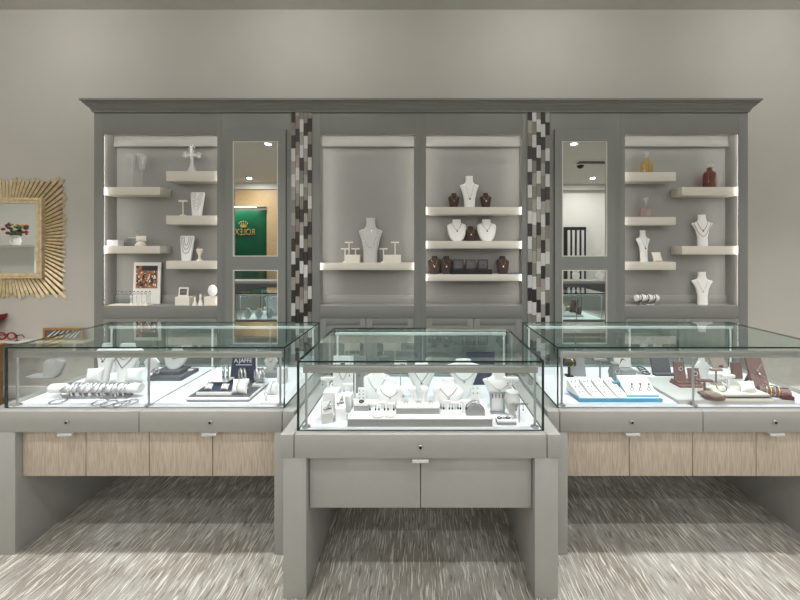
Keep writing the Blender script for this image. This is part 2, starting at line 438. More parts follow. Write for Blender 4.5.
# ------------------------------------------------------------------ glass display cases
DK = .710                                            # top of the white deck liners
GT = 1.014                                           # top of the glass
def pane(name, parent, x0, x1, y0, y1, z0, z1, seam=()):
    m = W(); m.box(x0, x1, y0, y1, z0, z1)
    dims = (x1-x0, y1-y0, z1-z0); ax = dims.index(min(dims))
    m.bm.normal_update()
    for f in m.bm.faces:
        c = f.calc_center_median(); mid = ((x0+x1)/2, (y0+y1)/2, (z0+z1)/2)
        f.material_index = 0 if abs(c[ax]-mid[ax]) > dims[ax]*.4 else 1
        if abs(c.x-x0) < 1e-5 and 0 in seam or abs(c.x-x1) < 1e-5 and 1 in seam: f.material_index = 0
    return m.build(name, ['glass' if name in ('front_glass', 'side_glass') else 'glass_green', 'edge'], parent)
def case(label, x0, x1, y0, yg, yb, nseg, ndoor, front_mat, cap, leg, legr, ins=.004):
    ye = yb+.03
    t = thing('display_case', label, 'display case', ((x0+x1)/2, (y0+ye)/2, 0))
    for a, b in ((x0+ins, x0+leg), (x1-legr, x1-ins)):
        WB('side_panel', 'case', t, (a, b, y0+.002, ye-.008, 0, .6045), bev=.002)
    for a in (x0, x1-cap):
        WB('end_cap', 'case', t, (a, a+cap, y0, ye, .6045, .707), bev=.002)
    WB('deck', 'case', t, (x0+cap, x1-cap, y0+.02, ye, .6045, .7065))
    WB('storage_box', 'case', t, (x0+leg, x1-legr, y0+.052, ye-.02, .37, .6045))
    a, b = x0+cap+.002, x1-cap-.002; w = (b-a)/nseg
    for i in range(nseg):
        u, v = a+i*w+.002, a+(i+1)*w-.002
        fr = WB('drawer_front', 'case', t, (u, v, y0, y0+.019, .6045, .707), bev=.0015)
        c = (u+v)/2
        m = W(); m.lathe([(.0, 0), (.011, 0), (.011, -.004), (.008, -.006), (.0, -.006)], 16, (c, y0, .654), 'Y'); m.build('lock', 'steel', fr, smooth=40)
        m = W(); m.lathe([(.0, 0), (.0065, 0), (.0065, -.002), (.0, -.002)], 12, (c, y0-.006, .654), 'Y'); m.build('keyhole', 'black', fr)
        m = W(); m.box(c-.035, c+.035, y0-.012, y0+.012, .598, .6043, bev=.001); m.box(c-.035, c+.035, y0-.014, y0-.011, .593, .6045, bev=.001); m.build('pull_tab', 'brightmetal', fr)
    a, b = x0+leg+.003, x1-legr-.003; w = (b-a)/ndoor
    for i in range(ndoor):
        WB('cabinet_door', front_mat, t, (a+i*w+.002, a+(i+1)*w-.002, y0+.03, y0+.05, .369, .6035), bev=.001)
    g0, g1 = x0+cap+.004, x1-cap-.004; g = .008; w = (g1-g0)/nseg
    for i in range(nseg):
        sm_ = ([0] if i > 0 else [])+([1] if i < nseg-1 else [])
        u, v = g0+i*w, g0+(i+1)*w-(.0015 if i < nseg-1 else 0)
        WB('deck_liner', 'liner', t, (u+.01, v-.004 if i < nseg-1 else v-.01, yg+.01, yb-.004, .7066, DK))
        pane('front_glass', t, u, v, yg, yg+g, .7072, GT-g, sm_)
        pane('top_glass', t, u, v, yg, yb, GT-g, GT, sm_)
        pane('rear_glass', t, u+(g if i == 0 else 0), v-(g if i == nseg-1 else 0), yb-g, yb, .7072, GT-g, sm_)
    pane('side_glass', t, g0, g0+g, yg+g, yb, .7072, GT-g)
    pane('side_glass', t, g1-g, g1, yg+g, yb, .7072, GT-g)
    for k, (u, v, z0, z1) in enumerate(((yg+.016, yg+.038, GT-.060, GT-.029), (yb-.05, yb-.03, GT-.036, GT-.020))):
        lb = WB('light_bar', 'steel' if k == 0 else 'ledwhite', t, (g0+.02, g1-.02, u, v, z0, z1), bev=.002)
        WB('diffuser', 'led', lb, (g0+.03, g1-.03, u+.004, v-.003, z0-.0003, z0+.0002))
    for i in range(nseg+1):
        px_ = g0+.032 if i == 0 else (g1-.032 if i == nseg else g0+i*w)
        for yy in (yg+.027, yb-.04):
            m = W(); m.cyl(.0055, DK, GT-.055 if yy < yg+.1 else GT-.03, (px_, yy, 0), 12); m.lathe([(.018, DK), (.018, DK+.004), (.006, DK+.007)], 14, (px_, yy, 0))
            m.build('support_post', 'steel' if yy < yg+.1 else 'ledwhite', t, smooth=40)
    m = W()
    for i in range(nseg*2):                             # sliding door stiles at the staff side
        u = g0+(g1-g0)*i/(nseg*2)
        m.box(u+.01, u+.016, yb+.002, yb+.012, .7072, GT-.01)
    m.box(g0, g1, yb+.001, yb+.014, .7072, .72)
    m.build('rear_track', 'steel', t)
    return t
D1, D2 = 1.422, 1.621
case('small grey showcase standing forward between the two long cases, with grey drawers', -.604, .600, 1.418, 1.447, 2.065, 1, 2, 'case', .056, .110, .110, .010)
case('long glass showcase with oak drawer fronts, navy jewellery tray inside', -2.15, -.622, D2, 1.654, 2.232, 2, 4, 'wood', .0585, .153, .100)
case('long glass showcase with oak drawer fronts, bright blue tray inside', .622, 2.15, D2, 1.654, 2.232, 2, 4, 'wood', .0585, .100, .153)
# ------------------------------------------------------------------ jewellery displays: builders
TALL = [(0,.56,.75),(.03,.57,.75),(.25,.58,.65),(.5,.76,.62),(.64,.94,.6),(.69,1.0,.55),(.715,.98,.5),(.735,.8,.5),(.755,.56,.5),(.80,.43,.5),(.88,.37,.48),(.97,.38,.48),(1.0,.40,.48)]
TAPR = [(0,.47,.8),(.03,.48,.8),(.28,.47,.75),(.5,.62,.66),(.62,.82,.6),(.69,.97,.55),(.72,1.0,.5),(.745,.86,.5),(.765,.58,.5),(.81,.42,.5),(.9,.36,.48),(.97,.37,.48),(1.0,.39,.48)]
UPRO = [(0,.42,.75),(.04,.55,.75),(.15,.72,.7),(.3,.86,.65),(.5,.97,.6),(.66,1.0,.55),(.74,.97,.5),(.79,.8,.48),(.82,.56,.46),(.86,.45,.45),(.97,.43,.45),(1.0,.44,.45)]
HEXP = [(0,.44,.7),(.03,.46,.7),(.28,.78,.65),(.52,1.0,.6),(.58,1.0,.58),(.74,.72,.52),(.8,.5,.5),(.84,.42,.5),(.96,.40,.48),(1.0,.42,.48)]
COFF = [(0,.66,.8),(.03,.68,.8),(.35,.86,.7),(.68,1.0,.6),(.72,.99,.55),(.82,.62,.5),(.86,.46,.5),(.97,.44,.48),(1.0,.40,.45)]
VPRO = [(0,.26,.8),(.04,.28,.8),(.3,.46,.7),(.6,.74,.6),(.8,.96,.52),(.84,1.0,.5),(.87,.82,.48),(.9,.5,.46),(1.0,.42,.46)]
SLIM = [(0,.62,.7),(.04,.66,.7),(.5,.86,.6),(.9,1.0,.5),(.97,.98,.45),(1.0,.9,.4)]

class Bust:
    def __init__(s, label, loc, prof, h, w, mat, rz=0., lean=.12, dep=.42, cat='necklace bust', group=None, name='necklace_bust', e=2.4):
        s.h, s.w, s.prof, s.lean, s.dep, s.e = h, w, prof, lean, dep, e
        m = MB(); n = 28; rs = []
        z = 0; zs = sorted({p[0] for p in prof} | {i/24 for i in range(25)})
        for zf in zs:
            hw, hd, yc = s.sec(zf*h)
            ring = []
            for i in range(n):
                a = 2*PI*i/n; c, q = math.cos(a), math.sin(a)
                ring.append((hw*math.copysign(abs(c)**(2/e), c), yc+hd*math.copysign(abs(q)**(2/e), q), zf*h))
            rs.append(ring)
        m.rings(rs)
        s.o = m.build(name, mat, None, smooth=50, loc=loc, rot=(0,0,rz)); tag(s.o, label, cat, group)
    def sec(s, z):
        zf = min(max(z/s.h, 0), 1); P = s.prof
        for a, b in zip(P, P[1:]):
            if zf <= b[0]:
                t = (zf-a[0])/(b[0]-a[0]) if b[0] > a[0] else 0
                wf = a[1]+(b[1]-a[1])*t; df = a[2]+(b[2]-a[2])*t; break
        else: wf, df = P[-1][1:]
        return wf*s.w/2, df*s.dep*s.w/2, s.lean*z
    def fy(s, x, z):
        hw, hd, yc = s.sec(z); u = min(abs(x)/hw, .985)
        return yc - hd*(1-u**s.e)**(1/s.e)
    def chain(s, label, zt, zb, sp, p=1.7, r=.0011, mat='silver', pend=None, ps=.006, beads=0, group=None):
        """a chain over the front from neck height zt down to zb, spread sp (all fractions)"""
        m = MB(); pts = []
        N = 34
        for i in range(N+1):
            t = -1+2*i/N
            z = (zb+(zt-zb)*abs(t)**p)*s.h
            hw, hd, yc = s.sec(z)
            x = max(-hw*.97, min(hw*.97, t*sp*s.w/2))
            pts.append((x, s.fy(x, z)-r*1.1, z))
        if beads:
            for k in range(0, N+1, 1):
                m.ball(r*(1.8 if k % 3 == 0 else 1.2), pts[k], n=8)
        m.tube(pts, r, 6)
        o = m.build('necklace', mat, None, smooth=60, loc=s.o.location, rot=s.o.rotation_euler); tag(o, label, 'necklace', group)
        if pend:
            z = zb*s.h; c = Vector((0, s.fy(0, z)-ps*.6-.001, z-ps))
            q = MB(); q.lathe([(0, -ps), (ps*.75, -ps*.35), (ps*.8, 0), (ps*.45, ps*.5), (0, ps)], 10, tuple(c)); q.build('pendant', pend, o, smooth=30)
        return o

def ring_mesh(mb, R, r, c, axis='X', n=28, el=1.):
    pts = []
    for i in range(n):
        a = 2*PI*i/n; u, v = R*math.cos(a), R*el*math.sin(a)
        p = (0, u, v) if axis == 'X' else ((u, 0, v) if axis == 'Y' else (u, v, 0))
        pts.append((p[0]+c[0], p[1]+c[1], p[2]+c[2]))
    mb.tube(pts, r, 8, closed=True)
def loose_ring(name, label, cat, loc, R, r, axis='X', mat='silver', rot=(0,0,0), group=None, stone=None):
    m = MB(); ring_mesh(m, R, r, (0,0,0), axis)
    o = m.build(name, mat, None, smooth=60, loc=loc, rot=rot); tag(o, label, cat, group)
    if stone:
        q = MB(); q.ball(stone[1], (0, 0 if axis != 'Z' else -R, R if axis != 'Z' else 0), n=10); q.build('stone', stone[0], o, smooth=40)
    return o
def tstand(label, loc, h, w, mat, base=.5, bar_t=None, group=None, rz=0., cat='earring stand', slab=False):
    t = thing('earring_stand', label, cat, loc, rz, group)
    bt = bar_t or h*.1
    m = MB()
    m.lathe([(0,0),(w*base*.5,0),(w*base*.5,h*.05),(w*.1,h*.12),(0,h*.12)], 18); m.build('base', mat, t, smooth=40)
    m = MB(); m.cyl(max(w*.07,.0025), h*.1, h-bt, n=10); m.build('post', mat, t, smooth=60)
    m = MB(); m.box(-w/2, w/2, -w*.12, w*.12, h-bt, h, bev=min(.0015, bt*.3)); m.build('crossbar', mat, t)
    return t
def earrings(label, loc, sp, drop, mat, rz=0, r=.003, group=None):
    """a pair hanging at either end of a bar"""
    o_ = None
    for s in (-1, 1):
        m = MB(); m.tube([(0,0,0),(0,-.001,-drop*.5)], .0009, 6); m.ball(r, (0,-.001,-drop*.7), sz=1.5, n=8)
        c = Vector((s*sp*math.cos(rz), s*sp*math.sin(rz), 0))
        o = m.build('earring', mat, None, smooth=60, loc=Vector(loc)+c, rot=(0,0,rz)); tag(o, label, 'earring', group)
def cushion(label, loc, w, h, dep, mat='white', rz=0, tilt=0, cat='cushion', group=None):
    m = MB(); n = 12; rs = []
    for j in range(n+1):
        v = -1+2*j/n; row = []
        prof = (1-abs(v)**2.4)**.5 if abs(v) < 1 else 0
        for i in range(24):
            a = 2*PI*i/24; c, q = math.cos(a), math.sin(a)
            u = math.copysign(abs(c)**.55, c); k = math.copysign(abs(q)**.9, q)
            pinch = 1-.16*(1-abs(u)**2)*(abs(v)**2)-.12*(1-abs(v)**2)
            row.append((u*w/2*(1-.10*(1-v*v)), k*dep/2*max(prof,.12)*(1-.75*abs(u)**3), v*h/2*(1-.10*(1-u*u))))
        rs.append(row)
    m.rings(rs)
    mn = min(v.co.z for v in m.bm.verts)
    R = Matrix.Rotation(tilt, 4, 'X')
    bmesh.ops.transform(m.bm, matrix=R, verts=m.bm.verts)
    mn = min(v.co.z for v in m.bm.verts); bmesh.ops.translate(m.bm, verts=m.bm.verts, vec=(0,0,-mn))
    o = m.build('display_cushion', mat, None, smooth=60, loc=loc, rot=(0,0,rz)); return tag(o, label, cat, group)
def block(name, label, cat, loc, w, d, h, mat, rz=0, bev=.003, group=None, top=None, topt=.006):
    """a riser or tray; origin at the middle of its front bottom edge"""
    m = MB(); m.box(-w/2, w/2, 0, d, 0, h-(topt if top else 0), bev=bev)
    if top:
        t = thing(name, label, cat, loc, rz, group); m.build('body', mat, t)
        m = MB(); m.box(-w/2, w/2, 0, d, h-topt, h, bev=min(bev, .0015)); m.build('top_board', top, t); return t
    o = m.build(name, mat, None, loc=loc, rot=(0,0,rz)); return tag(o, label, cat, group)
def board(name, label, cat, loc, w, h, th, mat, tilt=.25, rz=0, wtop=None, group=None, frame=None, foot=True):
    """an upright leaning card; the origin is the middle of its bottom front edge"""
    t = thing(name, label, cat, loc, rz, group); wt = wtop or w
    def P(x, z, y): return (x, z*math.sin(tilt)+y*math.cos(tilt), z*math.cos(tilt)-y*math.sin(tilt)+th*math.sin(tilt))
    m = MB(); q = [(-w/2,0),(w/2,0),(wt/2,h),(-wt/2,h)]
    m.rings([[P(x, z, 0) for x, z in q], [P(x, z, th) for x, z in q]]); m.build('panel', mat, t)
    if foot:
        m = MB(); zt = h*.7
        a = P(0, zt, th); m.rings([[(x, a[1], a[2]) for x in (-w*.12, w*.12)]+[(x, a[1]+.003, a[2]) for x in (w*.12, -w*.12)],
             [(x, a[1]+h*.28, 0) for x in (-w*.12, w*.12)]+[(x, a[1]+h*.28+.003, 0) for x in (w*.12, -w*.12)]]); m.build('easel_back', mat, t)
    t['_tilt'] = tilt; return t
def on_board(t, x, z, tilt, off=.0015):
    return Vector((x, z*math.sin(tilt)-off*math.cos(tilt), z*math.cos(tilt)+off*math.sin(tilt)))
def ringblock(label, loc, w, d, h, mat='white', rz=0, group=None, cat='ring stand'):
    """wedge shaped ring holder with a slot on the sloped top"""
    t = thing('ring_holder', label, cat, loc, rz, group)
    m = MB(); m.profx([(0,0),(d,0),(d,h),(d*.75,h),(0,h*.55)], -w/2, w/2); m.build('wedge', mat, t)
    m = MB(); m.box(-w*.36, w*.36, d*.22, d*.34, h*.70, h*.74); m.build('slot', 'dkgrey', t)
    return t
def ramp(label, loc, w, d, h, mat='white', rz=0, group=None):
    """curved sloping card for earrings: low at the front, curling up at the rear"""
    t = thing('earring_ramp', label, 'earring ramp', loc, rz, group); m = MB(); n = 10
    top = [(d*i/n, .006+h*(i/n)**1.25) for i in range(n+1)]
    m.profx([(0,0)]+[(d,0)]+list(reversed(top)), -w/2, w/2); m.build('body', mat, t)
    return t, (lambda f: (d*f, .006+h*f**1.25))
def perfume(label, loc, h, w, mat, stop_mat, kind):
    t = thing('perfume_bottle', label, 'perfume bottle', loc)
    m = MB(); n = 24
    if kind == 0: pr = [(0,0),(.46,0),(.5,.04),(.47,.12),(.43,.5),(.36,.56),(.18,.6),(.16,.70),(.2,.72),(0,.72)]
    elif kind == 1: pr = [(0,0),(.48,0),(.5,.03),(.5,.6),(.44,.68),(.2,.76),(.18,.84),(.26,.86),(.26,.88),(0,.88)]
    else: pr = [(0,0),(.48,0),(.5,.03),(.46,.45),(.36,.5),(.15,.54),(.13,.6),(0,.6)]
    m.lathe([(a*w, b*h) for a, b in pr], n); m.build('body', mat, t, smooth=35)
    m = MB()
    if kind == 1:
        m.lathe([(0,.88*h),(.1*w,.88*h),(.12*w,.9*h),(.3*w,.97*h),(.32*w,1.0*h),(0,.985*h)], 16)
    else:
        z0 = (.72 if kind == 0 else .6)*h
        m.lathe([(0,z0),(.1*w,z0),(.11*w,z0+.04*h),(.24*w,z0+.1*h),(.1*w,z0+.15*h),(.3*w,h*.97),(.26*w,h),(0,h*.99)], 16)
    m.build('stopper', stop_mat, t, smooth=35)
    if kind != 1:
        m = MB()
        for i in range(6):
            a = 2*PI*i/6+.3; m.tube([(w*.46*math.cos(a), w*.46*math.sin(a), .03*h), (w*.43*math.cos(a), w*.43*math.sin(a), .46*h)], w*.05, 6)
        m.build('ribbing', mat, t, smooth=60)
    return t
# ------------------------------------------------------------------ things in the wall niches
KN = 3.09/330
def N(px, sy=None, y=3.085):
    z = cz(306)-.001 if sy is None else Z(sy, D+.024)
    return Vector((X(px, y), y, z))
def pxm(n): return n*KN

# first niche: flutes, cross, print
for i, (px, h, wh) in enumerate(((132, 33, 'nearer the end of the shelf'), (142.5, 33, 'nearer the middle of the niche'))):
    t = thing('champagne_flute', 'clear crystal champagne flute on the high shelf, ' + ('the one nearer the niche side wall' if i == 0 else 'the one nearer the crystal cross'), 'glass', N(px, 187), 0, 'champagne flutes')
    h = pxm(h)
    m = MB(); m.lathe([(0,0),(.027,0),(.027,.002),(.004,.006),(0,.006)], 20); m.build('foot', 'crystal', t, smooth=40)
    m = MB(); m.lathe([(.0032,.005),(.0032,h*.5)], 10); m.build('stem', 'crystal', t, smooth=40)
    m = MB(); m.lathe([(.003,h*.46),(.012,h*.54),(.022,h*.72),(.037,h*.99),(.035,h),(.020,h*.72),(.010,h*.56),(.0,h*.54)], 24, caps=False); m.build('bowl', 'crystal', t, smooth=40)
    m = MB()
    for k in range(8):
        a = 2*PI*k/8; m.tube([(.018*math.cos(a), .018*math.sin(a), h*.57), (.0285*math.cos(a), .0285*math.sin(a), h*.74), (.0345*math.cos(a+.3), .0345*math.sin(a+.3), h*.9)], .0024, 5)
    m.build('cut_pattern', 'silver', t, smooth=60)
t = thing('crystal_cross', 'ornate clear crystal cross with trefoil ends on the topmost shelf', 'cross', N(192, 171), 0)
h = pxm(26)
m = MB(); m.lathe([(0,0),(.046,0),(.040,.014),(.026,.04),(.016,.075),(.012,.095),(0,.095)], 20); m.build('foot', 'crystal_cut', t, smooth=40)
m = MB(); zc = h*.66
m.box(-.012,.012,-.011,.011,.045,h*.96,bev=.004); m.box(-.062,.062,-.011,.011,zc-.012,zc+.012,bev=.004); m.build('body', 'crystal_cut', t)
m = MB()
for (a, b) in ((0,h*.94),(-.066,zc),(.066,zc)):
    for (u, v) in ((0,.017),(-.014,0),(.014,0)) if a == 0 else ((math.copysign(.012,a),0),(0,.014),(0,-.014)):
        ring_mesh(m, .010, .0045, (a+u,0,b+v), 'Y', 14)
m.build('trefoil_ends', 'silver', t, smooth=60)
tstand('small cream earring stand beside the fluted necklace easel', N(183, 215.5), pxm(16), pxm(8), 'cream', .8)
b = Bust('white fluted necklace easel draped with chains, on the shelf below the cross', N(197, 215.5), SLIM, pxm(24), pxm(14), 'white', lean=.06, dep=.3, name='necklace_easel', cat='necklace easel', e=4)
for i in range(4): b.chain('fine silver chain draped on the fluted white easel below the crystal cross', .97, .25+.14*i, .8-.18*i, 2.6, .0016, group='chains on the easel below the cross')
block('gift_box', 'small plain white box at the wall end of the shelf above the print', 'box', N(112.5, 246, 3.04), pxm(11), .06, pxm(6), 'white')
t = thing('acrylic_ring_stand', 'clear acrylic riser with silver earrings beside the white box', 'acrylic stand', N(133, 246, 3.09))
m = MB(); m.box(-.04,.045,-.03,.03,.0,.004); m.box(-.04,-.036,-.03,.03,.004,.075); m.box(-.04,.04,-.03,.03,.071,.075); m.build('riser', 'acrylic', t)
m = MB(); m.box(-.034,.06,-.02,.02,.0755,.079); m.build('tray', 'cream', t)
for s in (-1, 1):
    m = MB(); ring_mesh(m, .012, .0028, (0,0,0), 'Y', 16); ring_mesh(m, .006, .002, (0,0,.012), 'Y', 12)
    o = m.build('earring', 'silver', None, smooth=60, loc=N(133.5+s*3.5, 246, 3.07)+Vector((0,0,.118))); tag(o, 'silver hoop earring on the clear acrylic riser above the framed print', 'earring', 'hoops on the acrylic riser')
    m = MB(); m.tube([(0,0,-.038),(0,0,-.012)], .0012, 5); m.build('wire', 'silver', o)
cushion('little cream bow-shaped bangle pillow on the shelf above the print', N(141, 246, 3.06), pxm(11), pxm(5.5), .03, 'cream').location.z += pxm(4.6)
m = MB(); m.lathe([(.0,0),(.045,0),(.045,.012),(.03,.034),(.018,.043),(0,.043)], 20); o = m.build('dome_stand', 'cream', None, smooth=40, loc=N(141, 246, 3.06)); tag(o, 'cream domed stand under the bow-shaped pillow, beside acrylic riser', 'stand')
b = Bust('white fluted bracelet easel on the lowest short shelf, beside a small figure', N(186.5, 261), SLIM, pxm(25), pxm(14), 'white', lean=.06, dep=.3, name='bracelet_easel', cat='bracelet easel', e=4)
for i in range(3): b.chain('dark beaded chain hung down the white easel on the lowest short shelf', .95, .3+.16*i, .8-.22*i, 3, .0013, 'gem', beads=1, group='beaded chains on the low easel')
t = thing('ring_stand', 'little cream goblet-shaped ring stand at the niche end of lowest short shelf', 'ring stand', N(199.5, 261, 3.06))
m = MB(); m.lathe([(0,0),(.026,0),(.024,.006),(.009,.022),(.01,.05),(.026,.088),(.028,.11),(.02,.112),(0,.10)], 18); m.build('body', 'cream', t, smooth=45)
m = MB(); ring_mesh(m, .011, .0025, (0,-.012,.112), 'Y', 16); m.build('ring_loop', 'silver', t, smooth=60)
# framed print and acrylic ring tray on the niche floor
fl = N(146, None, 3.105)
t = board('framed_print', 'white framed print of a crowd, leaning above the acrylic ring stand', 'framed print', fl, pxm(27), pxm(42), .012, 'paper', .04, rz=.0)
def onb(t, tilt, name, mat, x0, x1, z0, z1, off):
    m = MB(); vs = []
    for (x, z) in ((x0,z0),(x1,z0),(x1,z1),(x0,z1)): vs.append(on_board(t, x, z, tilt, off))
    bk = [v+Vector((0, .001, 0)) for v in vs]
    m.rings([[tuple(v) for v in vs], [tuple(v) for v in bk]])
    return m.build(name, mat, t)
W_, H_ = pxm(27), pxm(42)
onb(t, .04, 'picture', 'orange', -W_*.4, W_*.4, H_*.38, H_*.92, .0035)
m = MB(); rnd = random.Random(4)
def bq(u0, u1, v0, v1, off=.005):
    vs = [on_board(t, x, z, .04, off) for x, z in ((u0,v0),(u1,v0),(u1,v1),(u0,v1))]
    m.rings([[tuple(v) for v in vs], [tuple(v+Vector((0,.001,0))) for v in vs]])
bq(-W_*.18, W_*.4, H_*.80, H_*.92); bq(-W_*.4, -W_*.3, H_*.86, H_*.92)
for i in range(30):
    u = rnd.uniform(-.38, .36)*W_; v = rnd.uniform(.40, .72)*H_
    bq(u, u+W_*rnd.uniform(.03,.07), v, v+H_*rnd.uniform(.04,.1), .0052+.0001*i)
m.build('figures', 'ink', t)
m = MB()
for i in range(26):
    u = rnd.uniform(-.38, .36)*W_; v = rnd.uniform(.40, .78)*H_
    bq(u, u+W_*rnd.uniform(.02,.05), v, v+H_*rnd.uniform(.02,.06), .0085+.0001*i)
m.build('highlights', 'paper', t)
t = thing('acrylic_ring_stand', 'clear acrylic tiered ring stand in front of the framed print', 'acrylic stand', N(134, None, 3.05))
m = MB(); m.box(-.20,.16,-.04,.04,0,.012, bev=.002); m.build('base', 'cream', t)
m = MB(); m.box(-.17,.14,-.02,.02,.098,.104); m.box(-.17,-.164,-.02,.02,.0125,.098); m.box(.134,.14,-.02,.02,.0125,.098); m.box(-.165,-.03,0,.02,.0125,.06); m.build('riser', 'acrylic', t)
for i in range(9):
    loose_ring('ring', 'dark stone ring in the row along the clear acrylic tiered stand', 'ring', N(118.5+i*3.9, None, 3.05)+Vector((0,0,.117)), .011, .0022, 'Y', 'silver', group='rings on the acrylic stand', stone=('gem', .005))
for i in range(4):
    m = MB(); m.lathe([(0,0),(.014,0),(.013,.004),(.004,.02),(.004,.05),(.009,.075),(0,.085)], 12); o = m.build('ring_finger', 'white', None, smooth=50, loc=N(131+i*5, None, 3.025)+Vector((0,0,.012))); tag(o, 'slim white ring cone standing before the framed print', 'ring cone', 'ring cones by the print')
block('gift_box', 'small cream box carrying a framed earring card, on niche floor', 'box', N(182, None, 3.03), pxm(14), .07, pxm(8.5), 'cream')
t = board('earring_card', 'square cream-edged earring card standing on the small cream box', 'earring card', N(183, None, 3.05)+Vector((0,0,pxm(8.5))), pxm(9.5), pxm(9), .006, 'cream', .12, foot=False)
onb(t, .12, 'inset', 'dkgrey', -pxm(3.4), pxm(3.4), pxm(1.6), pxm(7.6), .0015)
for s in (-1, 1):
    m = MB(); ring_mesh(m, .009, .002, (0,0,0), 'Y', 14); o = m.build('earring', 'silver', None, smooth=60, loc=N(183+s*1.6, None, 3.05)+Vector((0, .0, pxm(13.2)))); tag(o, 'silver hoop earring pinned on the square card atop cream box', 'earring', 'hoops on the square card')
for i, (px, h) in enumerate(((195, 10), (200.5, 13))):
    t = thing('ring_stand', ('short' if i == 0 else 'taller') + ' cream figure-shaped ring stand between the two cream boxes', 'ring stand', N(px, None, 3.04))
    hh = pxm(h)
    m = MB(); m.lathe([(0,0),(.024,0),(.022,.006),(.008,hh*.5),(.010,hh*.7),(.004,hh*.85),(0,hh*.86)], 14); m.build('body', 'cream', t, smooth=50)
    m = MB(); ring_mesh(m, .010, .0025, (0,0,hh*.9), 'Y', 14); m.build('ring_loop', 'silver', t, smooth=60)
block('gift_box', 'wider cream box carrying an oval shell dish, at niche end', 'box', N(210.5, None, 3.03), pxm(13), .08, pxm(8.5), 'cream')
m = MB(); m.ball(.052, (0,0,.052), .85, .28, 1.05, 18); o = m.build('shell_dish', 'white', None, smooth=60, loc=N(212.5, None, 3.06)+Vector((0,0,pxm(8.5)+.003))); tag(o, 'white oval shell dish standing on edge on the wider cream box', 'dish')

# second niche: tall bust and two groups of stands
b = Bust('tall white linen necklace bust alone in the middle of its shelf', N(370.3, 263), TALL, pxm(45), pxm(24), 'ltgrey', lean=.08)
b.chain('long fine double chain on the tall bust standing alone', .74, .33, .62, 2.4, .0016, beads=1)
b.chain('short fine chain at the neck of the tall bust standing alone', .78, .70, .40, 2., .0012)
for px, who in ((352, 'stands with three bars'), (390, 'stands with two bars')):
    L = N(px, 263, 3.07); w = pxm(15 if px < 370 else 17)
    bl = block('stand_block', 'cream stone block in front of the earring ' + who, 'stand block', N(px if px < 370 else 392, 263, 3.035), w, .035, pxm(8), 'cream', bev=.004)
for i, (px, h, lab) in enumerate(((345, 14.5, 'low cream earring stand at the outer side of three-bar group'), (349, 21, 'tallest cream earring stand in the middle of three-bar group'), (355.5, 14.5, 'low cream earring stand next to tall bust, three-bar group'),
                                  (383.5, 14.5, 'low cream earring stand next to tall bust, two-bar group'), (395, 21, 'tall cream earring stand over the block of two-bar group'))):
    tstand(lab, N(px, 263, 3.055 if i in (0, 3) else 3.10), pxm(h), pxm(8), 'cream', .7, .012, 'cream earring stands by the tall bust')
    earrings('gold drop earring on the ' + lab.split(' earring')[0] + ' stand, ' + ('outer side of three-bar group','middle of three-bar group','inner side of three-bar group','inner side of two-bar group','over the two-bar block')[i], N(px, 263, (3.055 if i in (0, 3) else 3.10)-.014)+Vector((0,0,pxm(h)-.012)), pxm(2.8), .03, 'gold', group='drop earrings %d' % i)

# third niche: pendant busts
b = Bust('tall white tapered bust between two small dark ones, top of three shelves', N(469.5, 207), TALL, pxm(32), pxm(19), 'white', lean=.06)
b.chain('silver chain with dark drop on the tall tapered bust of the top shelf', .76, .30, .5, 1.5, .0014, 'silver', 'gem', .010)
for px, sh_, lab in ((454, 207, 'small dark brown pendant bust beside the tall white bust, side nearer single-bust niche'), (486, 207, 'small dark brown pendant bust beside tall white bust, side nearer mosaic'),
                     (471, 241, 'small dark brown pendant bust between two white rounded busts'),):
    b = Bust(lab, N(px, sh_), COFF, pxm(15), pxm(11.5), 'brown', lean=.15, dep=.5, cat='pendant bust', group='small dark pendant busts', name='pendant_bust')
    b.chain('small gold pendant necklace on the ' + ' '.join(lab.split()[1:5]) + ' ' + {454:'nearer single-bust niche, top shelf', 486:'nearer mosaic, top shelf', 471:'between white rounded busts'}[px], .82, .5, .6, 1.5, .0011, 'gold', 'cream' if px != 454 else 'gold', .009)
for px, lab in ((457, 'nearer the single-bust niche'), (487, 'nearer the mosaic strip')):
    b = Bust('white rounded necklace bust on the middle shelf, the one ' + lab, N(px, 241), UPRO, pxm(22), pxm(19.5), 'white', lean=.18, dep=.5, group='white rounded busts of the middle shelf')
    b.chain('dark drop pendant chain on the white rounded bust ' + lab, .82, .5, .5, 1.5, .0014, 'dkgrey', 'gem', .009)
for px, lab in ((434.5, 'at the outer end of the low shelf'), (446.5, 'second from the outer end of low shelf'), (503, 'alone past the black tray')):
    b = Bust('dark brown coffin-shaped pendant bust ' + lab, N(px, 274.5), COFF, pxm(18), pxm(13), 'brown', lean=.14, dep=.45, cat='pendant bust', group='dark pendant busts of low shelf', name='pendant_bust')
    b.chain('pale pendant on fine chain, dark bust ' + lab, .84, .48, .55, 1.5, .0011, 'gold', 'cream', .010)
block('display_tray', 'low black tray carrying three square earring cards', 'tray', N(472, 274.5, 3.04), pxm(40), .07, pxm(5), 'black')
for i, lab in enumerate(('next to the pair of dark busts', 'in the middle', 'next to the lone dark bust')):
    L = N(458.5+i*12.3, 274.5, 3.06)+Vector((0,0,pxm(5)))
    t = board('earring_card', 'dark olive earring card on black tray, ' + lab, 'earring card', L, pxm(10), pxm(9.5), .008, 'brown', .12, foot=False, group='earring cards on the black tray')
    onb(t, .12, 'inset', 'dkgrey', -pxm(4), pxm(4), pxm(1), pxm(8.6), .0015)
    o = tag(MB().ball(.007, (0,0,0), n=10).build('stud_earring', 'gold', None, smooth=60, loc=L+on_board(t, 0, pxm(5), .12, .008)), 'gold stud on the olive card ' + lab, 'earring', 'studs on olive cards')
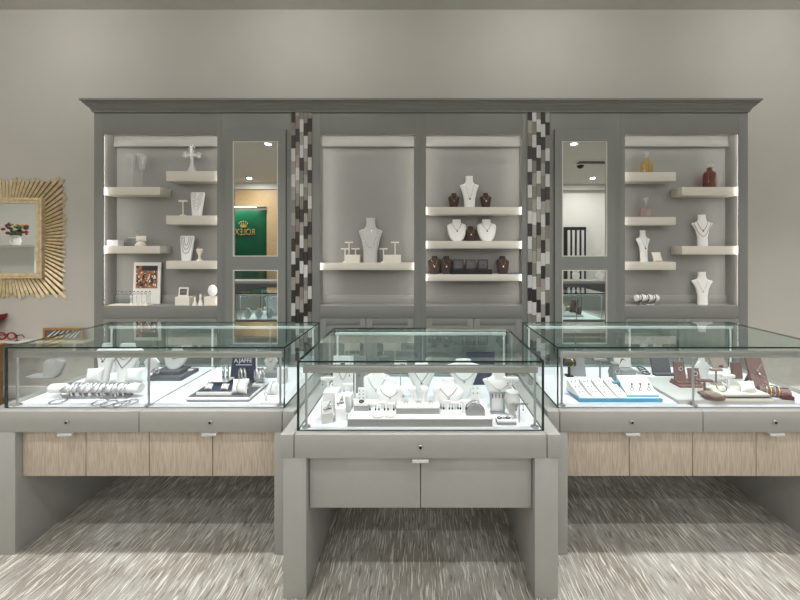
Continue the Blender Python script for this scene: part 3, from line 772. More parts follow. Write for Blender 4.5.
block('price_plaque', 'flat dark plaque lying at the mosaic end of the low shelf', 'plaque', N(514, 274.5, 3.04), pxm(12), .05, pxm(1.6), 'dkgrey')

# fourth niche: bottles and busts
perfume('amber yellow perfume bottle with clear faceted stopper', N(646.5, 172), pxm(20.5), pxm(11), 'yglass', 'crystal', 0)
perfume('dark red perfume bottle with flared clear stopper', N(709.5, 187), pxm(23), pxm(10.5), 'rglass', 'crystal', 1)
perfume('pale pink perfume bottle with clear stopper', N(645.5, 217), pxm(20), pxm(11), 'pglass', 'crystal', 2)
b = Bust('white tapered bust beside a small watch pillow on short shelf', N(644, 262), TAPR, pxm(31.5), pxm(18), 'white', lean=.05, dep=.3, rz=.3)
b.chain('fine chain with small dark drops on bust by watch pillow', .76, .45, .42, 1.4, .0013, 'silver', 'gem', .008)
cushion('small cream pinched watch pillow beside a white tapered bust', N(657, 262, 3.06), pxm(11), pxm(10), .035, 'cream', .2, -.3)
b = Bust('white tapered bust wearing dark bead strands, beneath red perfume bottle', N(702.5, 246), TAPR, pxm(31.5), pxm(18), 'white', lean=.05, dep=.3, rz=-.3)
b.chain('long dark red beaded strand on bust beneath red bottle', .75, .30, .8, 1.8, .0015, 'redgem', beads=1)
b.chain('short dark beaded strand on bust beneath red bottle', .77, .50, .5, 1.8, .0015, 'gem', 'redgem', .008, beads=1)
b = Bust('white tapered bust standing on the floor of the perfume niche', N(702.5, None), TAPR, pxm(32.5), pxm(18), 'white', lean=.05, dep=.3, rz=-.3)
b.chain('fine chain with tiny pendant on the bust standing on niche floor', .76, .42, .5, 1.5, .0012, 'silver', 'gold', .007)
L = N(646.5, None, 3.06)
t = thing('bracelet_roll', 'short white bracelet roll on low foot, on perfume niche floor', 'bracelet roll', L)
m = MB(); m.cyl(.03, -.1, .1, (0,0,.065), 20, 'X'); m.build('roll', 'white', t, smooth=50)
m = MB(); m.box(-.08,.08,-.02,.02,0,.008, bev=.002); m.box(-.06,-.05,-.006,.006,.008,.036); m.box(.05,.06,-.006,.006,.008,.036); m.build('foot', 'silver', t)
for i in range(9):
    loose_ring('bracelet', 'bead and silver bracelet threaded on the short white niche roll', 'bracelet', L+Vector((-.085+i*.021, 0, .062)), .0345, .004, 'X', ('silver','gem','cream')[i % 3], rot=(0, .25, 0), group='bracelets on niche roll')
# ------------------------------------------------------------------ things inside the glass cases
def C(px, py, z=DK, dy=0.):
    v = on(px, py, z); v.y += dy; return v
def k(v): return v.y/330           # metres per pixel at that distance
def up(v, dz): return Vector((v.x, v.y, v.z+dz))

# ---- navy-tray case, white bracelet roll end
LC = C(96, 397)
s = k(LC)
t = thing('bracelet_roll', 'long white bracelet roll lying along the glass, full of silver bangles', 'bracelet roll', LC)
RZ = .048; RR = .024
m = MB(); m.cyl(RR, -44*s, 45*s, (0,0,RZ), 24, 'X'); m.build('roll', 'white', t, smooth=50)
m = MB(); m.box(-30*s, 34*s, -.022, .022, 0, .012, bev=.003); m.box(-25*s,-22*s,-.008,.008,.012,.03); m.box(26*s,29*s,-.008,.008,.012,.03); m.build('foot', 'grey', t)
for i in range(15):
    x = (-28+i*4.3)*s
    loose_ring('bangle', 'silver bangle threaded on the long white bracelet roll', 'bangle', LC+Vector((x, 0, RZ-.008)), .034, .0032 if i % 3 else .0045, 'X', 'silver', rot=(0, rnd.uniform(-.15,.35), rnd.uniform(-.3,.3)), group='bangles on the long roll')
for i, (px, py) in enumerate(((58, 402), (100, 403), (109, 404), (122, 404), (130, 403))):
    loose_ring('bangle', 'silver bangle lying flat on the white deck ' + ('under the free end of the long roll' if i == 0 else 'in front of the long bracelet roll'), 'bangle', C(px, py)+Vector((0, 0, .004)), .032, .0035, 'Z', 'silver', group=None if i == 0 else 'bangles in front of the long roll')
for px, lab in ((90, 'nearer the sunburst mirror'), (130, 'nearer the navy tray')):
    L = C(px, 390)
    bl = block('riser', 'small white riser behind long bracelet roll, the one ' + lab, 'riser', Vector((L.x, L.y, DK)), .06, .05, .04, 'white', group='risers behind the long roll')
    cushion('white pinched bangle pillow above the long bracelet roll, the one ' + lab, L+Vector((0,.024,.04)), .085, .075, .045, 'white', .15, -.35, group='pillows above the long roll')
b1 = Bust('white slim V-shaped bust behind the long bracelet roll', C(103.5, 386), VPRO, 45*s, 20*s*1.1, 'white', lean=.1, dep=.5)
b1.chain('short silver chain on slim V-shaped bust behind bracelet roll', .84, .62, .6, 1.5, .0016, 'dkgrey', 'gem', .006)
b2 = Bust('wide white V-shaped bust leaning beside the slim one behind bracelet roll', C(124, 384), VPRO, 43*s, 36*s, 'white', lean=.12, dep=.35)
b2.chain('silver V-shaped necklace on the wide V-shaped bust', .85, .42, .86, 1.0, .0022, 'dkgrey')
b2.chain('short jewelled bib chain on the wide V-shaped bust', .8, .64, .5, 2., .0018, 'silver', beads=1)
Bust('grey rounded bust near the rear glass, at sunburst mirror end of case', C(52, 377.5), UPRO, .13, .13, 'grey', lean=.2, dep=.45)
block('riser', 'grey riser slab under the light tray bust near rear glass', 'riser', C(37, 379), .16, .07, .012, 'grey')
# grey stepped riser by the rear
L = C(164, 381)
block('riser', 'slate grey lower riser of the two-step stack with pale linen pad', 'riser', L, 34*k(L), .16, .024, 'dkgrey', bev=.002)
block('riser', 'slate grey upper riser of two-step stack with pale linen pad', 'riser', L+Vector((-.008,.035,.024)), 26*k(L), .10, .022, 'dkgrey', bev=.002)
b = Bust('pale linen rounded necklace pad on the stepped slate riser', L+Vector((-.002,.085,.046)), UPRO, .125, .15, 'ltgrey', lean=.25, dep=.3)
b.chain('sparkling silver collar on the pale linen pad', .8, .5, .7, 1.8, .0022, 'silver', beads=1)
m = MB()
for i in range(14):
    a = rnd.uniform(0, PI); R = .024
    ring_mesh(m, .02+rnd.uniform(-.004,.004), .0022, (0,0,.024), 'XYZ'[i % 3], 20)
o = m.build('bangle_cluster', 'silver', None, smooth=60, loc=L+Vector((-.075,.03,.0245))); tag(o, 'ball of interlinked silver rings on the slate stepped riser', 'jewellery')
cushion('tiny white ring pillow behind the stepped slate riser', C(189, 374)+Vector((0,0,0)), .05, .035, .03, 'white', 0, -.5)

# ---- navy tray group
L = C(217, 402)
s = k(L)
t = thing('jewellery_platform', 'broad navy platform with a white rim carrying rings and pillows', 'display platform', L)
w, d = 64*s, .22
m = MB(); m.box(-w/2, w/2, 0, d, .008, .020, bev=.001); m.build('body', 'white', t)
m = MB(); m.box(-w/2+.006, w/2-.006, .012, d-.006, .020, .0225); m.build('top_pad', 'dkgrey', t)
m = MB(); m.box(-w/2+.006, w/2-.004, .004, d-.004, 0, .008); m.build('foot_plinth', 'navy', t)
for f in t.children:
    pass
PT = .0226
L2 = L+Vector((-5*s-.01, .030, PT)); 
t = thing('jewellery_tray', 'low white-edged navy tray on the platform, holding ring cushions', 'tray', L2)
w2 = 36*s
m = MB(); m.box(-w2/2, w2/2, 0, .085, 0, .016, bev=.001); m.build('body', 'white', t)
m = MB(); m.box(-w2/2+.004, w2/2-.004, .004, .081, .016, .018); m.build('top_pad', 'navy', t)
for i, x in enumerate((-.045, .042)):
    cushion('small white ring cushion on the low navy tray, ' + ('bracelet roll side' if i == 0 else 'board side'), L2+Vector((x, .03, .0182)), .042, .03, .03, 'white', 0, -.7)
    loose_ring('ring', 'silver ring on the small white cushion of navy tray, ' + ('bracelet roll side' if i == 0 else 'board side'), 'ring', L2+Vector((x, .028, .046)), .010, .002, 'X', 'silver', stone=('crystal', .004))
L3 = L2+Vector((-.0, .088, -PT+PT))
block('riser', 'taller navy riser at the back corner of the platform', 'riser', L+Vector((-.06,.125,PT)), .085, .07, .034, 'navy', bev=.002, top='white', topt=.004)
def oval(label, loc, R=.03, el=1.25, r=.0075, mat='white', rot=(0,0,0), group=None, name='bangle'):
    m = MB(); ring_mesh(m, R, r, (0,0,0), 'X', 26, el); o = m.build(name, mat, None, smooth=60, loc=loc, rot=rot); tag(o, label, 'bangle', group)
for i, dx in enumerate((-.012, .012)):
    oval('silver oval bangle standing on the taller navy riser', L+Vector((-.045+dx, .15, PT+.034+.041)), rot=(0,0,.5), mat='silver', group='bangles on the taller navy riser', r=.006)
blk = []
for j, (x, n, lab) in enumerate(((.045, 2, 'the one with two bangles'), (.13, 3, 'the one with three bangles'))):
    P = L+Vector((x+(.012 if j else 0), .135, PT))
    block('display_wedge', 'white wedge base before the navy board, ' + lab, 'base', P, .062 if j == 0 else .058, .05, .014, 'white', bev=.002)
    for i in range(n):
        oval('silver oval bangle standing on the white base, ' + lab, P+Vector(((i-(n-1)/2)*.019, .024, .0145+.0435)), .029, 1.25, .0055, 'silver', (0,0,.75), 'bangles on the white base %d' % j)
P = L+Vector((.088, .10, PT))
tstand('small white hooked earring stand between two bangle bases', P+Vector((0,.012,0)), .055, .034, 'white', .8, .010)
o = cushion('white pinched watch pillow at the front of the navy platform', L+Vector((.088, .058, PT)), .088, .075, .045, 'white', 0, -.35)
loose_ring('bracelet', 'silver bracelet wrapped over the white pillow on navy platform', 'bracelet', L+Vector((.088, .066, PT+.036)), .042, .0025, 'X', 'silver', rot=(.0,0,0))
t = board('sign_board', 'navy brand board with pale lettering standing behind the bangles', 'sign board', L+Vector((.034, .187, PT)), .155, .175, .010, 'navy', .10, wtop=.135, foot=False)
bt = .10
for nm, body, size, z, mt in (('lettering', 'A.JAFFE', .032, .126, 'letter'),):
    p = on_board(t, -.005, z, bt, .0015); text(nm, body, size, mt, t, p, (PI/2-bt, 0, 0), .0006)
m = MB()
for i in range(11): 
    p = on_board(t, -.045+i*.0085, .100, bt, .0012); m.box(p.x, p.x+.006, p.y, p.y+.001, p.z, p.z+.005)
m.build('small_lettering', 'letter', t)
m = MB(); a0 = on_board(t, .0775, .0, bt, -.002); a1 = on_board(t, .0675, .185, bt, -.002)
m.tube([tuple(a0), tuple(a1)], .004, 6); m.build('white_edge', 'white', t)
b = Bust('pale hexagonal bust beside the navy board', C(266, 379, DK, .06)+Vector((0,0,.034)), HEXP, .10, .085, 'ltgrey', lean=.15, dep=.4)
b.chain('fine silver chain on pale hexagonal bust beside navy board', .82, .5, .6, 1.5, .0014)
block('riser', 'grey riser under the pale hexagonal bust', 'riser', C(268, 379, DK, .015), .11, .09, .034, 'grey')
block('gift_box', 'upright white display block by the corner glass of the navy-tray case', 'display block', C(281, 384), .05, .04, .09, 'white')
cushion('round white bracelet pillow by the corner post of navy-tray case', C(273, 394), .055, .06, .035, 'white', 0, -.3)
loose_ring('bracelet', 'silver bracelet around the round white pillow by corner post', 'bracelet', C(273, 394)+Vector((0,.006,.030)), .034, .002, 'X', 'silver')
t = thing('ring_stand', 'tiny white ring stand on round base near the corner post', 'ring stand', C(266, 402))
m = MB(); m.lathe([(0,0),(.026,0),(.026,.004),(.007,.008),(.006,.035),(0,.036)], 16); m.build('body', 'white', t, smooth=50)
m = MB(); ring_mesh(m, .010, .0022, (0,0,.040), 'Y', 16); m.build('ring_loop', 'silver', t, smooth=60)

# ---- grey centre case
YF = 1.475
def G(px, y, z=DK): return Vector((X(px, y), y, z))
s = 1.53/330
RH = .036
block('riser', 'long grey front riser with a white top running along the centre case glass', 'riser', Vector((X(420, YF), YF, DK)), 140*s, .19, RH, 'grey', bev=.001, top='white', topt=.004)
R1 = DK+RH
block('riser', 'grey ring riser with white top in the middle of the centre case', 'riser', G(418, 1.515, R1), 43*s, .085, .034, 'grey', bev=.001, top='white', topt=.008)
for i in range(3):
    loose_ring('ring', 'silver ring set on the white top of the middle ring riser', 'ring', G(406+i*12.5, 1.53, R1+.034+.008), .0085, .0018, 'Y', 'silver', group='rings on the middle riser', stone=('crystal', .0035))
for i in range(4):
    z0 = R1+.034
    t = thing('ring_cone', 'white tapered ring post standing in a row on the middle ring riser', 'ring cone', G(400+i*12, 1.57, z0), 0, 'ring posts on the middle riser')
    m = MB(); m.lathe([(0,0),(.012,0),(.008,.03),(.008,.045),(.018,.05),(.018,.066),(0,.066)], 14); m.build('body', 'white', t, smooth=40)
def cb(lab, px, y, z, prof, hpx, wpx, **kw):
    q = y/330
    return Bust(lab, G(px, y, z), prof, hpx*q, wpx*q, 'white', **kw)
y = 1.80
t = board('necklace_board', 'tall white upright necklace board', 'necklace board', G(342.5, y), 20*y/330, .205, .01, 'white', .1)
t['label'] = 'tall white upright necklace board behind the small ring boxes'
m = MB(); pts = []
for i in range(21):
    u = -1+2*i/20; pts.append(tuple(on_board(t, u*.042, .08+.09*abs(u)**1.3, .1, .002)))
m.tube(pts, .0012, 6); o = m.build('necklace', 'dkgrey', None, smooth=60, loc=t.location); tag(o, 'fine V-shaped chain pinned on tall white necklace board', 'necklace')
m = MB(); m.box(-.012,.012,-.002,.002,-.004,.004); o = m.build('brooch', 'gem', None, loc=t.location+on_board(t, -.002, .165, .1, .003)); tag(o, 'small dark bar brooch high on the white necklace board', 'brooch')
t = board('necklace_board', 'grey upright panel wearing a dark diamond-shaped pendant', 'necklace board', G(357.5, y+.02), 15*y/330, .195, .01, 'grey', .1)
m = MB(); pts = []
for i in range(21):
    u = -1+2*i/20; pts.append(tuple(on_board(t, u*.034, .135+.055*abs(u)**1.2, .1, .002)))
m.tube(pts, .0016, 6); o = m.build('necklace', 'dkgrey', None, smooth=60, loc=t.location); tag(o, 'dark chain with diamond-shaped pendant on the grey upright panel', 'necklace')
q = MB(); p = on_board(t, 0, .122, .1, .004); q.lathe([(0,-.015),(.011,0),(0,.015)], 4, tuple(p)); q.build('pendant', 'gem', o)
b = cb('big white rounded bust with an open round neck, nearest the white necklace board', 376.5, 1.70, DK, UPRO, 33, 28, lean=.22, dep=.4)
b.chain('fine chain with dark stones on big open-necked bust', .8, .42, .7, 1.6, .0014, 'silver', 'gem', .006, beads=1)
b = cb('white hexagonal bust with a thin collar, in front of the open-necked one', 390, 1.575, R1, HEXP, 28, 28, lean=.15, dep=.4)
b.chain('thin curved collar on the hexagonal bust before the open-necked one', .72, .42, .78, 1.8, .0012, 'dkgrey', 'gold', .005)
t = thing('tabletop_sign', 'small white sign on a thin post between two busts', 'sign', G(400.5, 1.78), 0)
m = MB(); m.cyl(.003, 0, .17, n=8); m.lathe([(0,0),(.02,0),(.02,.004),(0,.004)], 12); m.build('post', 'steel', t)
m = MB(); m.box(-.034,.034,-.006,-.003,.15,.196); m.build('panel', 'paper', t)
m = MB()
for i, (x, w, z, h) in enumerate(((-.026,.004,.162,.012),(-.019,.007,.160,.014),(-.009,.006,.162,.010),(.0,.004,.166,.014),(.006,.008,.172,.007),(.016,.008,.168,.011))): m.box(x, x+w, -.0068, -.006, z, z+h)
m.build('lettering', 'ink', t)
b = cb('tall white straight-sided bust in the middle of the centre case', 421.5, 1.745, DK, VPRO, 35, 31, lean=.1, dep=.4)
b.chain('long V-shaped chain with dark pendant on the tall middle bust', .84, .52, .55, 1.1, .0014, 'dkgrey', 'gem', .006)
b = cb('white hexagonal bust between the middle bust and wide collar bust', 448.5, 1.575, R1, HEXP, 28, 30, lean=.15, dep=.4)
b.chain('V-shaped pendant chain on the hexagonal bust past the middle bust', .74, .42, .6, 1.3, .0013, 'dkgrey', 'silver', .007)
b = cb('wide white V-shaped bust with neck rising above the light bar', 464, 1.76, DK, VPRO, 37, 36, lean=.15, dep=.35)
b.chain('scalloped silver collar on the wide V-shaped bust of centre case', .84, .5, .8, 1.7, .0018, 'silver', 'silver', .008, beads=1)
t = board('sign_board', 'dark navy board standing behind the wide V-shaped bust', 'board', G(481, 1.93), 28*1.93/330, .19, .012, 'navy', .06)
b = cb('white broad-shouldered bust nearest the far corner post of centre case', 499, 1.66, DK, TALL, 38, 32, lean=.08, dep=.35)
b.chain('fine scalloped chain on the broad-shouldered bust', .74, .48, .8, 1.6, .0013, 'silver', 'silver', .006, beads=1)
# watch holder
L = G(475.5, 1.50, R1)
t = thing('watch_holder', 'half-round grey watch holder at the end of long front riser', 'watch holder', L)
m = MB(); poly = [(.042*math.cos(PI*i/14), .05*math.sin(PI*i/14)) for i in range(15)]
m.prism(poly, 0, .05); m.build('body', 'grey', t, smooth=40)
m = MB(); m.tube([(.044*math.cos(PI*i/14), .012, .052*math.sin(PI*i/14)+.002) for i in range(15)], .004, 8); o = m.build('bracelet', 'silver', None, smooth=60, loc=L); tag(o, 'heavy silver bracelet arched over the half-round grey holder', 'bracelet')
t = board('earring_card', 'white earring card standing behind the half-round watch holder', 'earring card', G(475.5, 1.57, R1), .042, .10, .006, 'white', .1, foot=False)
for i in range(4):
    o = tag(MB().ball(.004, (0,0,0), n=8).build('stud_earring', 'silver', None, smooth=60, loc=t.location+on_board(t, -.01+.02*(i % 2), .072+.022*(i//2), .1, .005)), 'silver stud pinned on white card behind the watch holder', 'earring', 'studs on the watch-holder card')
# leaf shaped earring stands
for i, px in enumerate((373, 382, 391)):
    L = G(px, 1.515, R1)
    tstand('small white earring stand in the cluster before hexagonal bust near necklace board', L, .052+.006*(i % 2), .034, 'white', .9, .012, 'earring stands cluster one')
    earrings('dark drop earring on the stands before the hexagonal bust near necklace board', L+Vector((0,-.008,.046)), .013, .028, 'gem', r=.0042, group='drop earrings cluster one')
for i, px in enumerate((446.5, 455, 463)):
    L = G(px, 1.515, R1)
    tstand('small white earring stand in the cluster beside half-round watch holder', L, .064-.008*(i % 2), .034, 'white', .9, .012, 'earring stands cluster two')
    earrings('dark drop earring on the stands beside half-round watch holder', L+Vector((0,-.008,.052)), .013, .03, 'gem', r=.0042, group='drop earrings cluster two')
cushion('white round pad lying before hexagonal bust near necklace board', G(378, 1.49, R1), .06, .012, .025, 'white', 0, 0)
cushion('white round pad lying before earring stands near watch holder', G(390, 1.49, R1), .05, .012, .022, 'white', 0, 0)
# ring boxes at the end nearest the navy tray
L = G(327.5, 1.50)
t = ringblock('tilted slotted ring box nearest the corner post, white with grey side', L, .05, .05, .085, 'ltgrey', .35)
for i in range(3): loose_ring('ring', 'silver ring in the tilted ring box nearest the corner post', 'ring', L+Vector((-.012+i*.009, .008+i*.006, .058+i*.012)), .010, .0024, 'X', 'silver', group='rings of the corner ring box')
t = ringblock('slotted white ring box second from the corner post', G(340.5, 1.525), .045, .055, .105, 'white', .3)
for i in range(3): loose_ring('ring', 'silver ring in the second ring box from corner post', 'ring', G(340.5, 1.528)+Vector((-.01+i*.007, .006+i*.006, .070+i*.013)), .010, .0022, 'X', 'silver', group='rings of the second ring box')
block('ring_box', 'tall white ring plinth behind the corner ring boxes', 'ring plinth', G(330, 1.60), .07, .07, .10, 'white')
block('ring_box', 'lower white ring plinth beside the tall one behind corner ring boxes', 'ring plinth', G(345, 1.60), .06, .06, .082, 'white')
L = G(361, 1.545)
block('ring_box', 'grey cube with white top before tall starred card', 'display cube', L, 15*s, .05, .072, 'grey', bev=.001, top='white', topt=.012)
t = board('earring_card', 'white card dotted with studs on the grey cube', 'earring card', G(361.5, 1.575, DK+.072), .034, .058, .005, 'white', .1, foot=False)
for i in range(6):
    tag(MB().ball(.0028, (0,0,0), n=8).build('stud_earring', 'dkgrey', None, smooth=60, loc=t.location+on_board(t, -.009+.018*(i % 2), .014+.016*(i//2), .1, .004)), 'tiny stud on the dotted white card atop the grey cube', 'earring', 'studs on the dotted card')
loose_ring('brooch', 'dark butterfly brooch on the white top of the grey cube', 'brooch', L+Vector((.0,.012,.0755)), .010, .003, 'Z', 'gem')
for px, yy, h, w, lab in ((328, 1.66, .150, 14, 'tall white bar stand nearest the corner post of the centre case'), (348, 1.66, .118, 10, 'lower white bar stand in front of the tall necklace board'), (355, 1.72, .172, 14, 'highest white bar stand, in front of the grey pendant panel')):
    L = G(px, yy); tstand(lab, L, h, w*yy/330, 'white', .6, .014)
    earrings('drop earring on the ' + lab.replace('centre ', ''), L+Vector((0,-.01,h-.012)), w*yy/330*.35, .03, 'dkgrey', group='drops %d' % px)
# far corner
L = G(497.5, 1.60, DK)
t = thing('earring_stand', 'white square-framed earring stand below the broad-shouldered bust', 'earring frame', L)
m = MB(); m.box(-.036,.036,-.012,.012,0,.006); m.box(-.034,-.029,-.003,.003,.006,.095); m.box(.029,.034,-.003,.003,.006,.095); m.box(-.038,.038,-.005,.005,.095,.102); m.build('frame', 'steel', t)
m = MB(); m.box(-.028,.028,.004,.008,.006,.088); m.build('back_card', 'white', t)
for i in range(4): tag(MB().tube([(0,0,0),(0,0,-.02)], .002, 6).build('earring', 'gem', None, smooth=60, loc=L+Vector((-.025+i*.016, -.006, .095))), 'dark drop hanging from the square-framed stand', 'earring', 'drops on square frame')
L = G(512, 1.56, DK)
t = thing('tiara_stand', 'white urn-shaped stand with jewelled bar at the far corner of centre case', 'stand', L)
m = MB(); m.lathe([(0,0),(.024,0),(.022,.006),(.015,.02),(.022,.04),(.036,.075),(.038,.09),(.03,.1),(.028,.122),(0,.124)], 20); m.build('urn', 'ltgrey', t, smooth=50)
m = MB(); m.box(-.012,.062,-.05,-.044,.082,.088); m.cyl(.003,0,.082,(.02,-.047,0),8); m.build('bar', 'steel', t)
earrings('dark earring on the jewelled bar before the urn-shaped stand', L+Vector((.02,-.053,.082)), .016, .03, 'gem', group='drops on urn bar')
L = G(507, 1.485, DK)
block('jewellery_tray', 'low white tray with grey front at the far corner of centre case', 'tray', L, .085, .045, .022, 'grey', bev=.001, top='white', topt=.008)
for i in range(4): loose_ring('ring', 'silver and dark ring on the low far-corner tray of centre case', 'ring', L+Vector((-.03+i*.02, .02, .025)), .008, .0022, 'Z', 'silver' if i % 2 else 'gem', group='rings on the far-corner tray')
L = G(511, 1.64); tstand('tall white bar stand beside the broad-shouldered bust, far corner', L, .158, .07, 'white', .5, .014)
earrings('silver drop on the tall far-corner bar stand', L+Vector((0,-.01,.146)), .022, .02, 'silver', group='drops far corner')

# ---- blue-tray case
L = C(621, 402.5); s = k(L)
w = 84*s
t = thing('jewellery_tray', 'large bright blue tray with white top carrying earring ramps', 'tray', L)
m = MB(); m.box(-w/2, w/2, 0, .15, 0, .020, bev=.002); m.build('body', 'blue', t)
m = MB(); m.box(-w/2+.006, w/2-.006, .006, .146, .020, .0225); m.build('top_pad', 'white', t)
TZ = DK+.0226
for i, px in enumerate((584, 597, 609.5, 622)):
    P = Vector((X(px, L.y+.02), L.y+.012, TZ))
    t, f = ramp('white earring ramp on the blue tray, ' + ('first','second','third','fourth')[i] + ' narrow one from the grey board', P, .056, .10, .058, rz=.30)
    for a in range(3):
        for b_ in (-1, 1):
            yy, zz = f(.25+.28*a); yy2, zz2 = yy*math.cos(.3)-0, yy*math.sin(.3)
            loc = P+Vector((b_*.012*math.cos(.3)-yy*math.sin(.3), b_*.012*math.sin(.3)+yy*math.cos(.3), zz+.002))
            tag(MB().ball(.0036, (0,0,0), n=8).build('stud_earring', 'gem' if i < 2 else 'grey', None, smooth=60, loc=loc), ('dark' if i < 2 else 'grey') + ' stud pinned on the ' + ('first','second','third','fourth')[i] + ' narrow earring ramp from the grey board', 'earring', 'studs on ramp %d' % (i+1))
P = Vector((X(643.5, L.y+.012), L.y+.015, TZ))
t = thing('earring_ramp', 'wide white earring ramp with a blue base at end of blue tray', 'earring ramp', P)
m = MB(); m.box(-.083,.083,0,.105,0,.007); m.build('base', 'blue', t)
m = MB(); m.profx([(0,.007),(.1,.007),(.1,.075)]+[(.1*i/8, .012+.063*(i/8)**1.2) for i in range(7,-1,-1)], -.08, .08); m.build('card', 'white', t)
for i in range(3):
    x = -.045+i*.045
    m = MB(); m.ball(.006, (0,0,.035), n=8); m.tube([(0,0,.03),(0,-.002,.016)], .0025, 6); ring_mesh(m, .008, .002, (0,-.002,.009), 'Y', 14)
    tag(m.build('drop_earring', 'grey', None, smooth=60, loc=P+Vector((x, .022, .024))), 'ornate grey drop earring on the wide white ramp', 'earring', 'drops on the wide ramp')
block('blue_stand', 'upright blue slab behind the narrow ramps', 'display slab', Vector((X(617, 1.79), 1.79, TZ-.0226)), .05, .012, .075, 'blue')
board('display_board', 'plain grey upright board behind the first earring ramp', 'board', C(578.5, 376.5), 16*1.98/330, .125, .012, 'grey', .15, wtop=.085)
L = C(569, 376)
t = thing('bracelet_stand', 'black bracelet stand with gold bangle beside the grey board', 'bracelet stand', L)
m = MB(); m.box(-.02,.02,-.02,.02,0,.008); m.cyl(.008,.008,.06,n=10); m.cyl(.022,-.035,.035,(0,0,.085),16,'X'); m.build('body', 'black', t, smooth=40)
loose_ring('bangle', 'gold bangle on black stand beside the grey board', 'bangle', L+Vector((.0,-.0,.083)), .027, .003, 'X', 'gold', rot=(0,0,.8))
tstand('slim grey T-shaped earring stand behind third earring ramp', C(600, 383), .145, .075, 'grey', .55, .014)
L = C(614.5, 381)
t = thing('ring_tower', 'grey pyramid ring tower with silver ring behind the fourth ramp', 'ring tower', L)
m = MB(); m.rings([[(-a, -a, z), (a, -a, z), (a, a, z), (-a, a, z)] for a, z in ((.022,0),(.022,.03),(.026,.05),(.017,.095),(.02,.11))]); m.build('body', 'grey', t)
loose_ring('ring', 'silver flower ring on the grey pyramid tower', 'ring', L+Vector((0,-.03,.07)), .012, .003, 'Y', 'silver')
board('display_board', 'pale tilted board with a brown leaf mark, above a grey box', 'board', C(629, 378, DK, .05)+Vector((0,0,.047)), .10, .075, .008, 'ltgrey', .45, foot=False)
tb = [o for o in COL.objects if o.get('label', '').startswith('pale tilted board')][0]
m = MB(); pts = [tuple(on_board(tb, -.018+.004*i, .024+.018*math.sin(i/9*PI)+.002*i, .45, .002)) for i in range(10)]
m.tube(pts, [.001+.003*math.sin(i/9*PI) for i in range(10)], 6); tag(m.build('brooch', 'redgem', None, smooth=60, loc=tb.location), 'brown leaf-shaped brooch on the pale tilted board', 'brooch')
block('gift_box', 'grey box under the pale tilted board', 'box', C(629, 378), 15*1.98/330, .10, .047, 'grey')
# white trays at the back
L = C(662, 380)
block('jewellery_tray', 'flat white tray near the rear glass under slate block', 'tray', L, .17, .14, .02, 'white')
board('display_board', 'slate upright block on the flat white tray near rear glass', 'board', L+Vector((.04,.05,.02)), .11, .09, .014, 'dkgrey', .3)
block('riser', 'slate low step in front of the slate upright block', 'riser', L+Vector((.03,.006,.02)), .13, .03, .014, 'dkgrey')
for i in range(5): loose_ring('bangle', 'dark and white bangle heaped at the end of flat white tray', 'bangle', L+Vector((-.065+.006*i, .05+.02*i, .024+.0005*i)), .022, .0032, 'Z', 'silver' if i % 2 else 'gem', rot=(.0, .0, i), group='bangles on flat white tray')
# grey slab with mauve displays
L = C(745, 404)
t = block('display_slab', 'wide pale grey slab under all the mauve displays', 'display slab', Vector((1.62, L.y+.0, DK)), .60, .36, .018, 'ltgrey', bev=.002)
GZ = DK+.018
def S(px, py): return on(px, py, GZ)
P = S(694, 388)
block('riser', 'mauve brown lower step of a small stair', 'riser', P, .155, .08, .012, 'mauve', bev=.001)
block('riser', 'mauve brown upper step of a small stair', 'riser', P+Vector((-.01,.02,.012)), .125, .058, .012, 'mauve', bev=.001)
t1 = board('necklace_board', 'narrow mauve board with ring on the small mauve stair', 'board', P+Vector((-.045,.035,.024)), .065, .105, .01, 'mauve', .15, wtop=.055, foot=False)
t2 = board('necklace_board', 'lower mauve board beside narrow one on small mauve stair', 'board', P+Vector((.032,.03,.024)), .06, .07, .01, 'mauve', .2, foot=False)
for tt, z, lab in ((t1, .07, 'narrow mauve board'), (t2, .045, 'lower mauve board')):
    p = tt.location+on_board(tt, .0, z, .17, .008); loose_ring('ring', 'silver ring mounted on the ' + lab, 'ring', p, .011, .003, 'Y', 'silver', stone=('crystal', .004))
Bust('white hexagonal bust behind the small mauve stair', S(703, 378.5), HEXP, .125, .085, 'white', lean=.1, dep=.4)
tstand('mauve T-shaped earring stand nearest the front glass', S(704.5, 394), .078, .078, 'mauve', .75, .012)
tstand('taupe T-shaped stand behind mauve one, round base', S(716, 384), .088, .066, 'taupe', .9, .012)
tb = board('display_board', 'taupe tilted card balanced over the taupe T-shaped stand', 'board', S(721, 384)+Vector((0,.002,.0885)), .085, .06, .006, 'taupe', .5, foot=False)
tag(MB().ball(.009, (0,0,0), 1.6, .5, .7).build('brooch', 'redgem', None, smooth=60, loc=tb.location+on_board(tb, .004, .012, .5, .006)), 'pinkish oval brooch on the taupe tilted card', 'brooch')
P = S(713, 398.5)
t = thing('jewellery_dish', 'taupe boat-shaped cushion dish in front of T-shaped stands', 'dish', P)
m = MB(); m.lathe([(0,0),(.03,0),(.048,.01),(.052,.022),(.046,.022),(.03,.014),(0,.012)], 24); m.build('body', 'mauve', t, smooth=50)
m = MB(); m.ball(.036, (0,0,.021), 1, 1, .35, 16); m.build('cushion', 'taupe', t, smooth=60)
P = S(751, 401.5)
t = thing('jewellery_tray', 'cream two-step tray with dark lines holding white stand and pillow', 'tray', P)
m = MB(); m.box(-.135,.115,0,.13,0,.014, bev=.001); m.box(-.135,.115,.018,.13,.017,.028, bev=.001); m.build('steps', 'cream', t)
m = MB(); m.box(-.132,.112,.003,.127,.014,.017); m.build('dark_line', 'ink', t)
Q = P+Vector((0,0,.028))
